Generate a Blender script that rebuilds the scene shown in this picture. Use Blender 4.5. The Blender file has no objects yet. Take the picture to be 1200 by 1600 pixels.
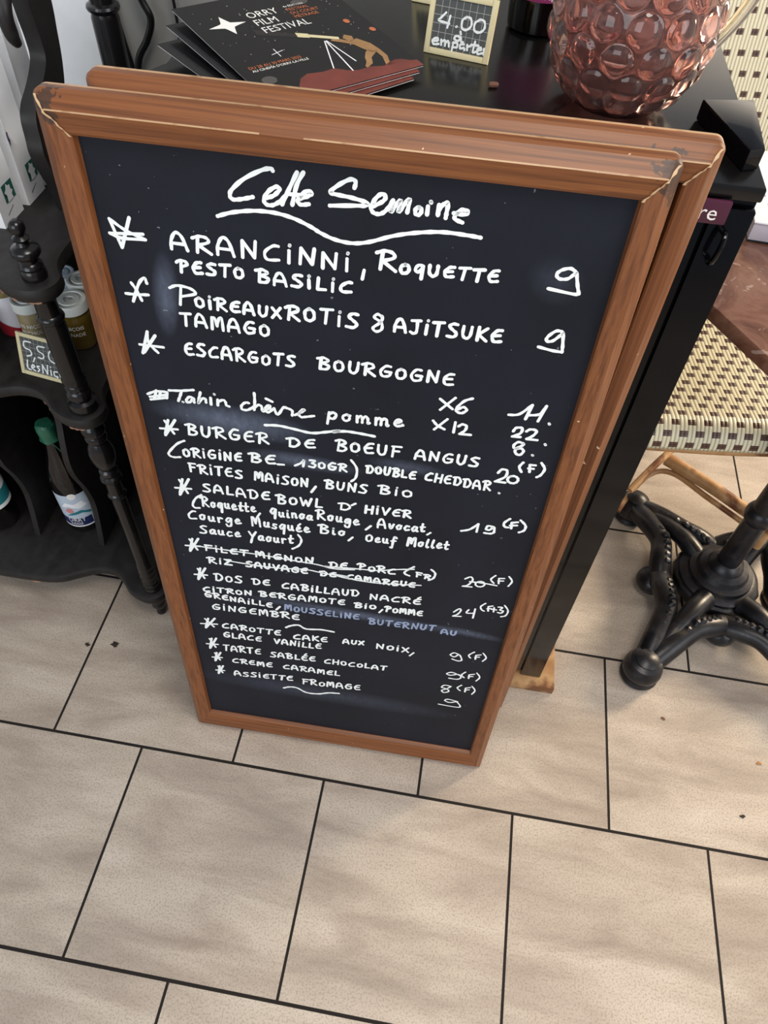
import bpy, bmesh, math, random
from mathutils import Vector, Matrix
random.seed(7)
sc = bpy.context.scene
K = 0.8333            # authoring unit -> metres
PI = math.pi

# ------------------------------------------------------------------ camera
cam = bpy.data.cameras.new('camera'); camo = bpy.data.objects.new('camera', cam)
sc.collection.objects.link(camo); sc.camera = camo
CX = (0.98598541, 0.16158069, 0.04152659)
CY = (0.15228259, -0.77001103, -0.61959101)
CZ = (-0.06813801, 0.61723147, -0.78382557)
CL = (0.782508, -0.532841, 1.660808)
m = Matrix(((CX[0], -CY[0], -CZ[0], CL[0]*K), (CX[1], -CY[1], -CZ[1], CL[1]*K), (CX[2], -CY[2], -CZ[2], CL[2]*K), (0, 0, 0, 1)))
camo.matrix_world = m
cam.sensor_fit = 'VERTICAL'; cam.sensor_height = 36; cam.lens = 1152.033/1600*36
cam.clip_start = 0.02

# ------------------------------------------------------------------ light
w = bpy.data.worlds.new('world'); sc.world = w; w.use_nodes = True
w.node_tree.nodes['Background'].inputs[0].default_value = (0.80, 0.88, 1.0, 1)
w.node_tree.nodes['Background'].inputs[1].default_value = 0.33
def area(name, loc, target, sx, sy, power, col):
    l = bpy.data.lights.new(name, 'AREA'); l.shape = 'RECTANGLE'; l.size = sx; l.size_y = sy
    l.energy = power; l.color = col
    o = bpy.data.objects.new(name, l); sc.collection.objects.link(o); o.location = loc
    o.rotation_euler = (Vector(target)-Vector(loc)).to_track_quat('-Z', 'Y').to_euler()
    return o
area('window_daylight', (-0.9, -3.4, 2.1), (0.4, 0.2, 0.3), 2.6, 2.0, 60, (0.92, 0.96, 1.0))
area('street_daylight', (3.6, -1.6, 2.0), (0.9, 0.4, 0.2), 1.8, 2.0, 50, (0.97, 0.97, 1.0))
area('ceiling_lamp', (1.0, -0.55, 3.0), (0.6, 0.0, 0), 0.9, 0.9, 34, (1.0, 0.93, 0.84))
area('terrace_daylight', (3.3, 2.3, 1.7), (1.2, 0.6, 0.05), 0.6, 1.0, 125, (1.0, 0.80, 0.56))
sc.view_settings.view_transform = 'Standard'; sc.view_settings.look = 'None'
sc.view_settings.exposure = 0.08; sc.view_settings.gamma = 1; sc.view_settings.use_curve_mapping = False

# ------------------------------------------------------------------ materials
def srgb(c):
    if isinstance(c, str): c = [int(c[i:i+2], 16)/255 for i in (0, 2, 4)]
    return tuple(((x/12.92) if x <= .04045 else ((x+.055)/1.055)**2.4) for x in c)+(1,)
class NT:
    def __init__(s, name):
        s.m = bpy.data.materials.new(name); s.m.use_nodes = True; s.t = s.m.node_tree
        s.b = s.t.nodes['Principled BSDF']
    def n(s, typ, **kw):
        x = s.t.nodes.new(typ)
        for k, v in kw.items():
            if k.startswith('_'): setattr(x, k[1:], v)
            else: x.inputs[int(k[1:]) if k[0] == 'i' and k[1:].isdigit() else k].default_value = v
        return x
    def l(s, a, b): s.t.links.new(a, b)
    def math(s, op, a, b=None, c=None):
        x = s.t.nodes.new('ShaderNodeMath'); x.operation = op
        for i, v in enumerate((a, b, c)):
            if v is None: continue
            if isinstance(v, (int, float)): x.inputs[i].default_value = v
            else: s.l(v, x.inputs[i])
        return x.outputs[0]
    def ramp(s, fac, stops):
        x = s.t.nodes.new('ShaderNodeValToRGB'); e = x.color_ramp.elements
        while len(e) < len(stops): e.new(.5)
        for i, (p, c) in enumerate(stops): e[i].position = p; e[i].color = srgb(c)
        s.l(fac, x.inputs[0]); return x.outputs[0]
    def mix(s, fac, a, b):
        x = s.t.nodes.new('ShaderNodeMix'); x.data_type = 'RGBA'
        for i, v in ((0, fac), (6, a), (7, b)):
            if isinstance(v, (int, float)): x.inputs[i].default_value = v
            elif isinstance(v, tuple): x.inputs[i].default_value = v
            else: s.l(v, x.inputs[i])
        return x.outputs[2]
    def coords(s, scale=(1, 1, 1), rot=(0, 0, 0)):
        tc = s.t.nodes.new('ShaderNodeTexCoord'); mp = s.t.nodes.new('ShaderNodeMapping')
        mp.inputs['Scale'].default_value = scale; mp.inputs['Rotation'].default_value = rot
        s.l(tc.outputs['Object'], mp.inputs[0]); return mp.outputs[0]
    def noise(s, vec, scale=5, detail=4, rough=.5, dist=0):
        x = s.n('ShaderNodeTexNoise', Scale=scale, Detail=detail, Roughness=rough, Distortion=dist); s.l(vec, x.inputs[0]); return x.outputs[0]
    def bump(s, h, strength=.3, dist=.002):
        x = s.n('ShaderNodeBump', Strength=strength, Distance=dist); s.l(h, x.inputs['Height']); s.l(x.outputs[0], s.b.inputs['Normal'])
    def base(s, c): s.l(c, s.b.inputs['Base Color'])
def plain(name, col, rough=.5, metal=0, spec=.5, noise=.0, coat=0):
    t = NT(name); c = srgb(col)
    t.b.inputs['Roughness'].default_value = rough; t.b.inputs['Metallic'].default_value = metal
    t.b.inputs['Specular IOR Level'].default_value = spec
    if coat: t.b.inputs['Coat Weight'].default_value = coat; t.b.inputs['Coat Roughness'].default_value = .08
    n = t.noise(t.coords(), 40, 3)
    k = noise or .06
    t.base(t.mix(n, tuple(x*(1-k) for x in c[:3])+(1,), tuple(min(1, x*(1+k)) for x in c[:3])+(1,)))
    return t.m
def wood(name, axis, light='8d562e', dark='4f2c14', wear=False):
    t = NT(name); s = [190, 190, 190]; s[axis] = 1.6
    n1 = t.noise(t.coords(tuple(s)), 1.4, 5, .6, .15)
    s2 = [520, 520, 520]; s2[axis] = 14; n2 = t.noise(t.coords(tuple(s2)), 1, 3)
    s3 = [14, 14, 14]; s3[axis] = 1.2; n4 = t.noise(t.coords(tuple(s3)), 1.5, 3)
    c = t.ramp(n1, [(.30, dark), (.44, '744322'), (.58, light), (.75, '6a3c1b')])
    c = t.mix(t.math('MULTIPLY', n4, .55), c, srgb('70401f'))
    c = t.mix(t.math('MULTIPLY', t.math('SUBTRACT', n2, .3), .5), c, srgb(dark))
    n3 = t.noise(t.coords(), 95, 3, .55)
    if wear: c = t.mix(t.ramp(t.noise(t.coords((20, 20, 20)), 2, 4), [(.30, '333333'), (.45, 'd8d8d8')]), c, srgb('c9a982'))
    else:
        for cx, cz, r_ in ((-.312, 1.318, .022), (.318, 1.312, .026)):   # handled corners gone dark
            tc = t.t.nodes.new('ShaderNodeTexCoord'); sx = t.t.nodes.new('ShaderNodeSeparateXYZ'); t.l(tc.outputs['Object'], sx.inputs[0])
            dx = t.math('SUBTRACT', sx.outputs[0], cx*K); dz = t.math('SUBTRACT', sx.outputs[2], cz*K)
            d = t.math('DIVIDE', t.math('SQRT', t.math('ADD', t.math('MULTIPLY', dx, dx), t.math('MULTIPLY', dz, dz))), r_*K)
            d = t.math('ADD', d, t.math('MULTIPLY', t.math('SUBTRACT', n3, .5), 3.0))
            c = t.mix(t.math('MULTIPLY', t.math('LESS_THAN', d, .55), .75), c, srgb('2e2622'))
        c = t.mix(t.math('MULTIPLY', t.math('GREATER_THAN', n3, .742), .85), c, srgb('dcc4a2'))
    t.base(c); t.b.inputs['Roughness'].default_value = .47; t.bump(n1, .15, .0008)
    return t.m
def black_wood(name, rough=.32):
    t = NT(name); n = t.noise(t.coords((30, 6, 6)), 2, 5); n2 = t.noise(t.coords(), 55, 4)
    c = t.ramp(n, [(.3, '100e0d'), (.7, '1e1b1a')])
    t.base(c); t.l(t.ramp(n2, [(.3, 'b4b4b4'), (.7, 'cfcfcf')]), t.b.inputs['Roughness']) if rough else None
    t.bump(n, .08, .001); return t.m
M = {}
M['wood_h'] = wood('stained_pine_across', 0); M['wood_v'] = wood('stained_pine_upright', 2)
M['wear'] = wood('worn_bare_edge', 0, '9c6440', '6f4528', True)
M['black_wood'] = black_wood('ebonised_wood')
M['black_gloss'] = plain('black_lacquer', '07070a', .10, 0, .26)
M['black_satin'] = plain('black_satin_top', '0d0c0c', .22, 0, .5)
M['chip'] = plain('bare_chipped_wood', '9a7460', .7)
M['wall'] = plain('white_wall_paint', 'f3f6fa', .7)
M['wall_shade'] = plain('wall_shade_tone', '8a8a87', .6)  # shade on the white wall, put into the colour
M['chalk'] = plain('white_chalk_marker', 'eef4f4', .6, 0, .3, .03)
M['chalk_grey'] = plain('rubbed_chalk_marker', '8f9cb8', .7, 0, .3, .25)
t = NT('black_cast_iron'); n = t.noise(t.coords(), 22, 5, .6); t.base(t.ramp(n, [(.42, '141418'), (.58, '26262a'), (.72, '4a443c')])); t.b.inputs['Metallic'].default_value = .25; t.b.inputs['Roughness'].default_value = .36; t.bump(t.noise(t.coords(), 160, 3), .2, .001)
M['iron'] = t.m
M['bare'] = plain('bare_worn_wood', 'c2a37e', .6, 0, .3, .2)
M['print_beam'] = plain('dim_print_beam', '2b2426', .3)
M['cable'] = plain('black_cable', '0c0c0d', .35)
M['paper'] = plain('white_paper', 'f4f6fa', .7)
M['paper_shade'] = plain('grey_print_paper', '77767a', .75, 0, .3, .25)
M['green'] = plain('green_ink', '2a6a5c', .6)
M['purple'] = plain('lavender_ink', '6a5a80', .7, 0, .3, .4)
M['lid'] = plain('white_jar_lid', 'd7dbd6', .35)
M['lid_gold'] = plain('olive_gold_lid', '8d8158', .35, .5)
M['red'] = plain('red_label_ink', 'a01f2c', .5)
M['print_white'] = plain('white_print', 'f2f2ee', .5)
M['print_orange'] = plain('orange_print', 'c0704a', .5)
M['print_red'] = plain('brick_red_print', '6b342d', .45, 0, .5, .4)
M['print_tan'] = plain('tan_print', '9c7850', .5, 0, .5, .35)
M['print_grey'] = plain('grey_print', '4c4a49', .5)
M['print_navy'] = plain('navy_print', '1f2a5c', .5)
M['print_blue'] = plain('pale_blue_print', 'c4d2e2', .45, 0, .5, .2)
M['print_teal'] = plain('teal_print', '2a7f88', .45)
M['pink_skin'] = plain('pink_print', 'd48a8c', .5)
M['cover'] = plain('dark_glossy_cover', '121113', .16, 0, .5, .3)
M['magenta'] = plain('magenta_label', '7c1f55', .5, 0, .5, .35)
M['plaque'] = plain('burgundy_plaque', '4a1c33', .35)
M['steel'] = plain('chrome', 'c8c8cc', .2, 1)
M['cream_frame'] = plain('pale_wood_frame', 'd9cfa6', .55, 0, .4, .12)
M['wax'] = plain('green_sealing_wax', '2c6a52', .3)
M['rattan'] = None
M['crumb'] = plain('brown_crumb', '6e4a3a', .8)
M['dirt'] = plain('dark_dirt', '2e261f', .9)
M['amber'] = plain('golden_glaze', 'b8965e', .2)

def glass(name, col, rough=.03, trans=1.0, ior=1.45):
    t = NT(name); t.b.inputs['Base Color'].default_value = srgb(col); t.b.inputs['Roughness'].default_value = rough
    t.b.inputs['Transmission Weight'].default_value = trans; t.b.inputs['IOR'].default_value = ior
    n = t.noise(t.coords(), 60, 2); t.bump(n, .03, .001); return t.m
M['pink_glass'] = glass('pink_bubble_glass', 'd6ada6', .03, .96)
M['clear_glass'] = glass('clear_glass', 'f2ead8', .03, .95)
M['dark_glass'] = plain('dark_brown_bottle_glass', '0b0706', .06, 0, .6)
M['brew'] = plain('dark_beer', '1c0c06', .08)

t = NT('chalkboard_slate'); v = t.coords()
n1 = t.noise(t.coords((3, 3, 3)), 2.5, 5); n2 = t.noise(t.coords((60, 60, 25)), 3, 5, .6)
c = t.ramp(n1, [(.3, '13161e'), (.7, '1b1f2a')])
def smear(cx, cz, rx, rz, rot, k):
    tc = t.t.nodes.new('ShaderNodeTexCoord'); mp = t.t.nodes.new('ShaderNodeMapping'); mp.vector_type = 'TEXTURE'
    mp.inputs['Location'].default_value = ((cx-.328)*K, 0, cz*K); mp.inputs['Rotation'].default_value = (0, rot, 0); mp.inputs['Scale'].default_value = (rx*K, 1, rz*K)
    t.l(tc.outputs['Object'], mp.inputs[0]); g = t.t.nodes.new('ShaderNodeVectorMath'); g.operation = 'LENGTH'; t.l(mp.outputs[0], g.inputs[0])
    a = t.math('MULTIPLY', t.math('SUBTRACT', 1.0, t.math('SMOOTH_MIN', g.outputs['Value'], 1.0, .1)), k)
    return t.math('MULTIPLY', a, t.math('ADD', n2, .2))
for s in [(.105, 1.11, .018, .06, .1, .42), (.17, .925, .12, .03, .06, .5), (.27, .868, .09, .016, .05, .4), (.36, .515, .22, .015, .03, .4), (.56, .51, .07, .012, .1, .3), (.3, .22, .3, .035, .02, .16), (.56, 1.19, .035, .03, .5, .10), (.42, .885, .06, .014, .05, .25)]:
    c = t.mix(smear(*s), c, srgb('8f9bb5'))
n4 = t.noise(t.coords(), 160, 2); c = t.mix(t.math('MULTIPLY', t.math('GREATER_THAN', n4, .765), .35), c, srgb('a9b0bd'))
t.base(c); t.b.inputs['Roughness'].default_value = .6; t.b.inputs['Specular IOR Level'].default_value = .22; t.bump(n2, .05, .0006)
M['slate'] = t.m

t = NT('rattan_cane'); n = t.noise(t.coords((1, 1, 1)), 14, 4); n2 = t.noise(t.coords(), 90, 3)
t.base(t.mix(t.math('MULTIPLY', n2, .3), t.ramp(n, [(.35, 'a87a4c'), (.52, 'c9a070'), (.62, '75492a')]), srgb('7a4d2c'))); t.b.inputs['Roughness'].default_value = .4
M['rattan'] = t.m

def weave(name, cols, rows, stag=True, dw=.42, dh=.42):
    t = NT(name); uv = t.t.nodes.new('ShaderNodeUVMap'); sep = t.t.nodes.new('ShaderNodeSeparateXYZ'); t.l(uv.outputs[0], sep.inputs[0])
    u = t.math('MULTIPLY', sep.outputs[0], cols); v = t.math('MULTIPLY', sep.outputs[1], rows)
    r = t.math('FLOOR', v); odd = t.math('MODULO', r, 2)
    uu = t.math('ADD', u, t.math('MULTIPLY', odd, .5)) if stag else u
    fu = t.math('FRACT', uu); fv = t.math('FRACT', v)
    inu = t.math('MULTIPLY', t.math('GREATER_THAN', fu, .5-dw/2), t.math('LESS_THAN', fu, .5+dw/2))
    inv = t.math('MULTIPLY', t.math('GREATER_THAN', fv, .5-dh/2), t.math('LESS_THAN', fv, .5+dh/2))
    d = t.math('MULTIPLY', inu, inv)
    strand = t.math('ABSOLUTE', t.math('SINE', t.math('MULTIPLY', u, PI*4)))
    hs = t.math('ABSOLUTE', t.math('SINE', t.math('MULTIPLY', v, PI*4)))
    wav = t.math('SINE', t.math('MULTIPLY', t.math('ADD', v, odd), PI))
    c = t.mix(t.math('POWER', strand, .6), srgb('857a5a'), srgb('ece6ca'))
    ddark = t.mix(hs, srgb('2c1a14'), srgb('5a3d30'))
    n = t.noise(t.coords(), 120, 2); c = t.mix(t.math('MULTIPLY', n, .25), c, srgb('c9bd90'))
    t.base(t.mix(d, c, ddark)); t.b.inputs['Roughness'].default_value = .38
    h = t.math('SUBTRACT', t.math('MULTIPLY', strand, .5), t.math('MULTIPLY', d, .8)); t.bump(h, .5, .003); return t.m
M['weave_seat'] = weave('woven_cream_cane_seat', 14, 21, True, .54, .52)
M['weave_back'] = weave('woven_cream_cane_back', 15, 17, True, .46, .31)

t = NT('brown_marble'); v = t.coords(); n1 = t.noise(v, 6, 8, .62, 1.2); n2 = t.noise(v, 22, 6, .6, .5)
c = t.ramp(n1, [(.30, '33201a'), (.43, '5d3b2e'), (.53, '8a6250'), (.62, '6b4536'), (.76, 'b09482')])
c = t.mix(t.math('MULTIPLY', t.math('GREATER_THAN', n2, .63), .5), c, srgb('c4ab9e')); t.base(c); t.b.inputs['Roughness'].default_value = .18
M['marble'] = t.m

# floor tiles: running bond of square tiles with dark joints
t = NT('beige_floor_tiles'); tc = t.t.nodes.new('ShaderNodeTexCoord'); sep = t.t.nodes.new('ShaderNodeSeparateXYZ'); t.l(tc.outputs['Object'], sep.inputs[0])
W = .42*K
u = t.math('DIVIDE', sep.outputs[0], W); v = t.math('DIVIDE', sep.outputs[1], W)
r = t.math('FLOOR', v); odd = t.math('FLOORED_MODULO', r, 2)
uu = t.math('SUBTRACT', u, t.math('MULTIPLY', t.math('SUBTRACT', 1.0, odd), 0.0)); uu = t.math('ADD', u, t.math('MULTIPLY', odd, .5))
fu = t.math('FRACT', uu); fv = t.math('FRACT', v)
du = t.math('MINIMUM', fu, t.math('SUBTRACT', 1.0, fu)); dv = t.math('MINIMUM', fv, t.math('SUBTRACT', 1.0, fv))
g = t.math('MINIMUM', t.math('MULTIPLY', du, 1.15), dv); joint = t.math('LESS_THAN', g, .0078)
idn = t.n('ShaderNodeCombineXYZ'); t.l(t.math('FLOOR', uu), idn.inputs[0]); t.l(r, idn.inputs[1])
wn = t.n('ShaderNodeTexWhiteNoise'); t.l(idn.outputs[0], wn.inputs[0])
off = t.n('ShaderNodeVectorMath', _operation='MULTIPLY_ADD'); t.l(wn.outputs[1], off.inputs[0]); off.inputs[1].default_value = (7, 7, 7); t.l(tc.outputs['Object'], off.inputs[2])
mp = t.n('ShaderNodeMapping', Scale=(2.0, 6.5, 1)); t.l(off.outputs[0], mp.inputs[0])
cl = t.noise(mp.outputs[0], 2.3, 5, .55, .4)
sp = t.noise(tc.outputs['Object'], 310, 3, .65); sp2 = t.noise(tc.outputs['Object'], 90, 3, .6)
c = t.ramp(cl, [(.25, '93867a'), (.45, 'afa294'), (.62, 'c4b8a9'), (.8, 'd0c6b9')])
c = t.mix(t.math('MULTIPLY', t.math('LESS_THAN', sp, .46), .38), c, srgb('7a6c60'))
c = t.mix(t.math('MULTIPLY', sp2, .22), c, srgb('a59485'))
t.base(t.mix(joint, c, srgb('1d1815'))); t.l(t.math('ADD', t.math('MULTIPLY', joint, .4), .46), t.b.inputs['Roughness'])
t.b.inputs['Specular IOR Level'].default_value = .35
hb = t.math('SUBTRACT', t.math('MULTIPLY', sp, .25), joint); t.bump(hb, .35, .0015)
M['tiles'] = t.m


M['black_gloss_worn'] = plain('black_turned_wood', '141314', .24, 0, .5, .15)
M['pages'] = plain('page_edges', 'b9b2bd', .7, 0, .3, .15)
M['crumb_orange'] = plain('orange_crumb', 'a8743c', .8)
t = NT('white_red_label'); gz = t.t.nodes.new('ShaderNodeTexCoord'); sp_ = t.t.nodes.new('ShaderNodeSeparateXYZ'); t.l(gz.outputs['Generated'], sp_.inputs[0])
wv = t.math('ADD', sp_.outputs[2], t.math('MULTIPLY', sp_.outputs[0], .35)); t.base(t.ramp(wv, [(.50, 'a01f2c'), (.515, 'e6e4ec')])); t.b.inputs['Roughness'].default_value = .4
M['red_label'] = t.m
# ------------------------------------------------------------------ mesh builder (author units)
class MB:
    def __init__(s): s.bm = bmesh.new(); s.mi = 0
    def f(s, vs, mi=None):
        try:
            fc = s.bm.faces.new(vs); fc.smooth = True; fc.material_index = s.mi if mi is None else mi; return fc
        except ValueError: return None
    def v(s, p): return s.bm.verts.new(p)
    def box(s, x0, x1, y0, y1, z0, z1, bev=0):
        return s.prism([(x0, y0), (x1, y0), (x1, y1), (x0, y1)], z0, z1, bev)
    def prism(s, pts, z0, z1, bev=0, xf=None):
        xf = xf or (lambda a, b, c: (a, b, c)); n = len(pts)
        ar = sum(pts[i][0]*pts[(i+1) % n][1]-pts[(i+1) % n][0]*pts[i][1] for i in range(n))
        if ar < 0: pts = pts[::-1]
        def inset(d):
            out = []
            for i in range(n):
                a, b, c = Vector(pts[i-1]), Vector(pts[i]), Vector(pts[(i+1) % n])
                e1 = (b-a).normalized(); e2 = (c-b).normalized(); n1 = Vector((-e1.y, e1.x)); n2 = Vector((-e2.y, e2.x))
                k = n1+n2; den = max(.3, 1+n1.dot(n2)); q = b+k*(d/den); out.append((q.x, q.y))
            return out
        if bev:
            lay = [(inset(bev), z0), (inset(bev*.3), z0+bev*.3), (pts, z0+bev), (pts, z1-bev), (inset(bev*.3), z1-bev*.3), (inset(bev), z1)]
        else: lay = [(pts, z0), (pts, z1)]
        rings = [[s.v(xf(x, y, z)) for x, y in l] for l, z in lay]
        for a, b in zip(rings, rings[1:]):
            for i in range(n): s.f([a[i], a[(i+1) % n], b[(i+1) % n], b[i]])
        s.f(rings[0][::-1]); s.f(rings[-1]); return s
    def lathe(s, prof, c=(0, 0, 0), seg=28, ax=None, rf=None, cap=True):
        c = Vector(c); rings = []
        R_ = Vector((0, 0, 1)).rotation_difference(Vector(ax).normalized()).to_matrix() if ax else Matrix.Identity(3)
        for r, z in prof:
            rr = []
            for i in range(seg):
                a = 2*PI*i/seg; q = r+(rf(a, z) if rf else 0); rr.append(s.v(c+R_ @ Vector((q*math.cos(a), q*math.sin(a), z))))
            rings.append(rr)
        for a, b in zip(rings, rings[1:]):
            for i in range(seg): s.f([a[i], a[(i+1) % seg], b[(i+1) % seg], b[i]])
        if cap: s.f(rings[0][::-1]); s.f(rings[-1])
        return s
    def tube(s, pts, r, seg=10, sub=6, cap=True):
        pts = [Vector(p) for p in pts]; rs = r if isinstance(r, (list, tuple)) else [r]*len(pts)
        P, Q = [], []
        n = len(pts)
        for i in range(n-1):
            p0, p1, p2, p3 = pts[max(i-1, 0)], pts[i], pts[i+1], pts[min(i+2, n-1)]
            for k in range(sub):
                t = k/sub
                P.append(.5*((2*p1)+(p2-p0)*t+(2*p0-5*p1+4*p2-p3)*t*t+(3*p1-p0-3*p2+p3)*t**3)); Q.append(rs[i]*(1-t)+rs[i+1]*t)
        P.append(pts[-1]); Q.append(rs[-1])
        tan = [(P[min(i+1, len(P)-1)]-P[max(i-1, 0)]).normalized() for i in range(len(P))]
        nrm = tan[0].orthogonal().normalized(); rings = []
        for i, p in enumerate(P):
            nrm = (nrm-tan[i]*nrm.dot(tan[i])).normalized(); b = tan[i].cross(nrm)
            rings.append([s.v(p+(nrm*math.cos(2*PI*k/seg)+b*math.sin(2*PI*k/seg))*Q[i]) for k in range(seg)])
        for a, b in zip(rings, rings[1:]):
            for i in range(seg): s.f([a[i], a[(i+1) % seg], b[(i+1) % seg], b[i]])
        if cap: s.f(rings[0][::-1]); s.f(rings[-1])
        return s
    def ball(s, c, r, sc3=(1, 1, 1), seg=16):
        n = seg//2; prof = [(max(1e-4, math.sin(PI*i/n))*r, -math.cos(PI*i/n)*r) for i in range(n+1)]
        rings = []
        for q, z in prof: rings.append([s.v((c[0]+q*math.cos(2*PI*i/seg)*sc3[0], c[1]+q*math.sin(2*PI*i/seg)*sc3[1], c[2]+z*sc3[2])) for i in range(seg)])
        for a, b in zip(rings, rings[1:]):
            for i in range(seg): s.f([a[i], a[(i+1) % seg], b[(i+1) % seg], b[i]])
        s.f(rings[0][::-1]); s.f(rings[-1]); return s
    def poly(s, pts):  s.f([s.v(p) for p in pts]); return s
SM = {}
def worldloc(o):
    v = Vector((0, 0, 0))
    while o: v += o.location; o = o.parent
    return v
def link(name, mb, mat, parent=None, loc=(0, 0, 0), sharp=35, rot=None):
    """one mesh object; builder coordinates are author units in world space unless parent/loc shift them"""
    me = bpy.data.meshes.new(name); o = bpy.data.objects.new(name, me)
    o.location = Vector(loc)*K if parent is None else (0, 0, 0)
    o.parent = parent
    base = worldloc(o)
    for v in mb.bm.verts: v.co = v.co*K-base
    bmesh.ops.remove_doubles(mb.bm, verts=mb.bm.verts, dist=1e-6) if getattr(mb, 'weld', False) else None
    bmesh.ops.recalc_face_normals(mb.bm, faces=mb.bm.faces) if getattr(mb, 'recalc', True) else None
    mb.bm.to_mesh(me); mb.bm.free()
    for x in (mat if isinstance(mat, (list, tuple)) else [mat]): me.materials.append(M[x])
    if sharp is not None: me.set_sharp_from_angle(angle=math.radians(sharp))
    sc.collection.objects.link(o); return o
def tag(o, label=None, cat=None, group=None, kind=None):
    if label: o['label'] = label
    if cat: o['category'] = cat
    if group: o['group'] = group
    if kind: o['kind'] = kind
    return o
def thing(name, label, cat, loc, group=None):
    o = bpy.data.objects.new(name, None); o.empty_display_size = .05; o.location = Vector(loc)*K
    sc.collection.objects.link(o); return tag(o, label, cat, group)
def text_mb(mb, s, size, xf, font_h=1.0, mi=None, sx=1.0, align='LEFT', spacing=1.0):
    """built-in font outlines filled flat and mapped through xf(x, y)"""
    cu = bpy.data.curves.new('txt', 'FONT'); cu.body = s; cu.size = size; cu.align_x = align; cu.space_character = spacing
    cu.resolution_u = 2
    o = bpy.data.objects.new('txt', cu); sc.collection.objects.link(o)
    dg = bpy.context.evaluated_depsgraph_get(); me = bpy.data.meshes.new_from_object(o.evaluated_get(dg))
    vs = [mb.v(xf(v.co.x*sx, v.co.y)) for v in me.vertices]
    for p in me.polygons: mb.f([vs[i] for i in p.vertices], mi)
    bpy.data.objects.remove(o); bpy.data.curves.remove(cu); bpy.data.meshes.remove(me)
def catmull(pts, sub=6):
    P = [Vector(p) for p in pts]; n = len(P); out = []
    if n < 3: return P
    for i in range(n-1):
        p0, p1, p2, p3 = P[max(i-1, 0)], P[i], P[i+1], P[min(i+2, n-1)]
        for k in range(sub):
            t = k/sub; out.append(.5*((2*p1)+(p2-p0)*t+(2*p0-5*p1+4*p2-p3)*t*t+(3*p1-p0-3*p2+p3)*t**3))
    return out+[P[-1]]
def stroke(mb, pts, hw, xf, sub=6):
    """flat pen stroke of half width hw with round ends, on a surface mapped by xf(x, y)"""
    P = catmull(pts, sub) if len(pts) > 2 else [Vector(p) for p in pts]
    L_, R_ = [], []; mb.k = getattr(mb, 'k', 0)+1; nv = getattr(mb, 'nrm', None); dz_ = .00007*(mb.k % 14)
    if nv is not None: xf0 = xf; xf = lambda a, b: xf0(a, b)+nv*dz_
    for i, p in enumerate(P):
        d = P[min(i+1, len(P)-1)]-P[max(i-1, 0)]
        if d.length < 1e-9: d = Vector((1, 0))
        d.normalize(); nn = Vector((-d.y, d.x)); k = hw*(1+.12*math.sin(i*1.3+p.x*90))
        L_.append(p+nn*k); R_.append(p-nn*k)
    vl = [mb.v(xf(*q)) for q in L_]; vr = [mb.v(xf(*q)) for q in R_]
    for i in range(len(P)-1): mb.f([vl[i], vr[i], vr[i+1], vl[i+1]])
    if nv is not None: xf = lambda a, b: xf0(a, b)+nv*(dz_+.00003)
    for p in (P[0], P[-1]):
        mb.f([mb.v(xf(p.x+hw*math.cos(a*PI/5), p.y+hw*math.sin(a*PI/5))) for a in range(10)])

# ------------------------------------------------------------------ the room
def struct(name, mb, mat, loc=(0, 0, 0)): return tag(link(name, mb, mat, None, loc, 30), kind='structure')
struct('floor', MB().box(-4, 5, -4.5, 4, -.05, 0), 'tiles')
struct('wall_back', MB().box(-4, 1.02, .985, 1.10, 0, 3.2), 'wall')
struct('shade_panel_1', MB().box(.03, 1.02, .965, .985, 0, 3.2), 'wall_shade')  # added thin sheet, coloured as the shaded right part of the white wall
struct('wall_right', MB().box(4.9, 5.0, -4.5, 4, 0, 3.2), 'wall')
struct('wall_far', MB().box(1.02, 4.9, 3.9, 4.0, 0, 3.2), 'wall')
struct('wall_left', MB().box(-4, -3.9, -4.5, .985, 0, 3.2), 'wall')

# ------------------------------------------------------------------ chalkboard
BL = Vector((.315, .08, 0)); EX = Vector((.9999, .0157, 0)); UP = Vector((-.0014, .0906, .9959)); NN = Vector((.0156, -.9958, .0906))
BW, BH = .656, 1.335
def bd(u, v, h=0): return BL+EX*u+UP*v+NN*h
REAR_O = Vector((.355, .2375, 0)); RX = Vector((.9999, .0100, 0)).normalized(); RZ = Vector((0, 0, 1)); RN = Vector((.01, -.9999, 0))
def rd(u, v, h=0): return REAR_O+RX*u+RZ*v+RN*h
board = thing('sandwich_board', 'wood-framed black chalkboard on the tiles, handwritten French menu headed Cette Semaine', 'chalkboard', (.643, .16, 0))
PROF = [(.14, -.022), (.10, -.019), (0, -.0145), (0, -.0100), (0, -.001), (.05, .0030), (.37, .0150), (.40, .0163), (.43, .0160), (.88, .0128), (.95, .0112), (1, .004), (1, -.022)]
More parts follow.
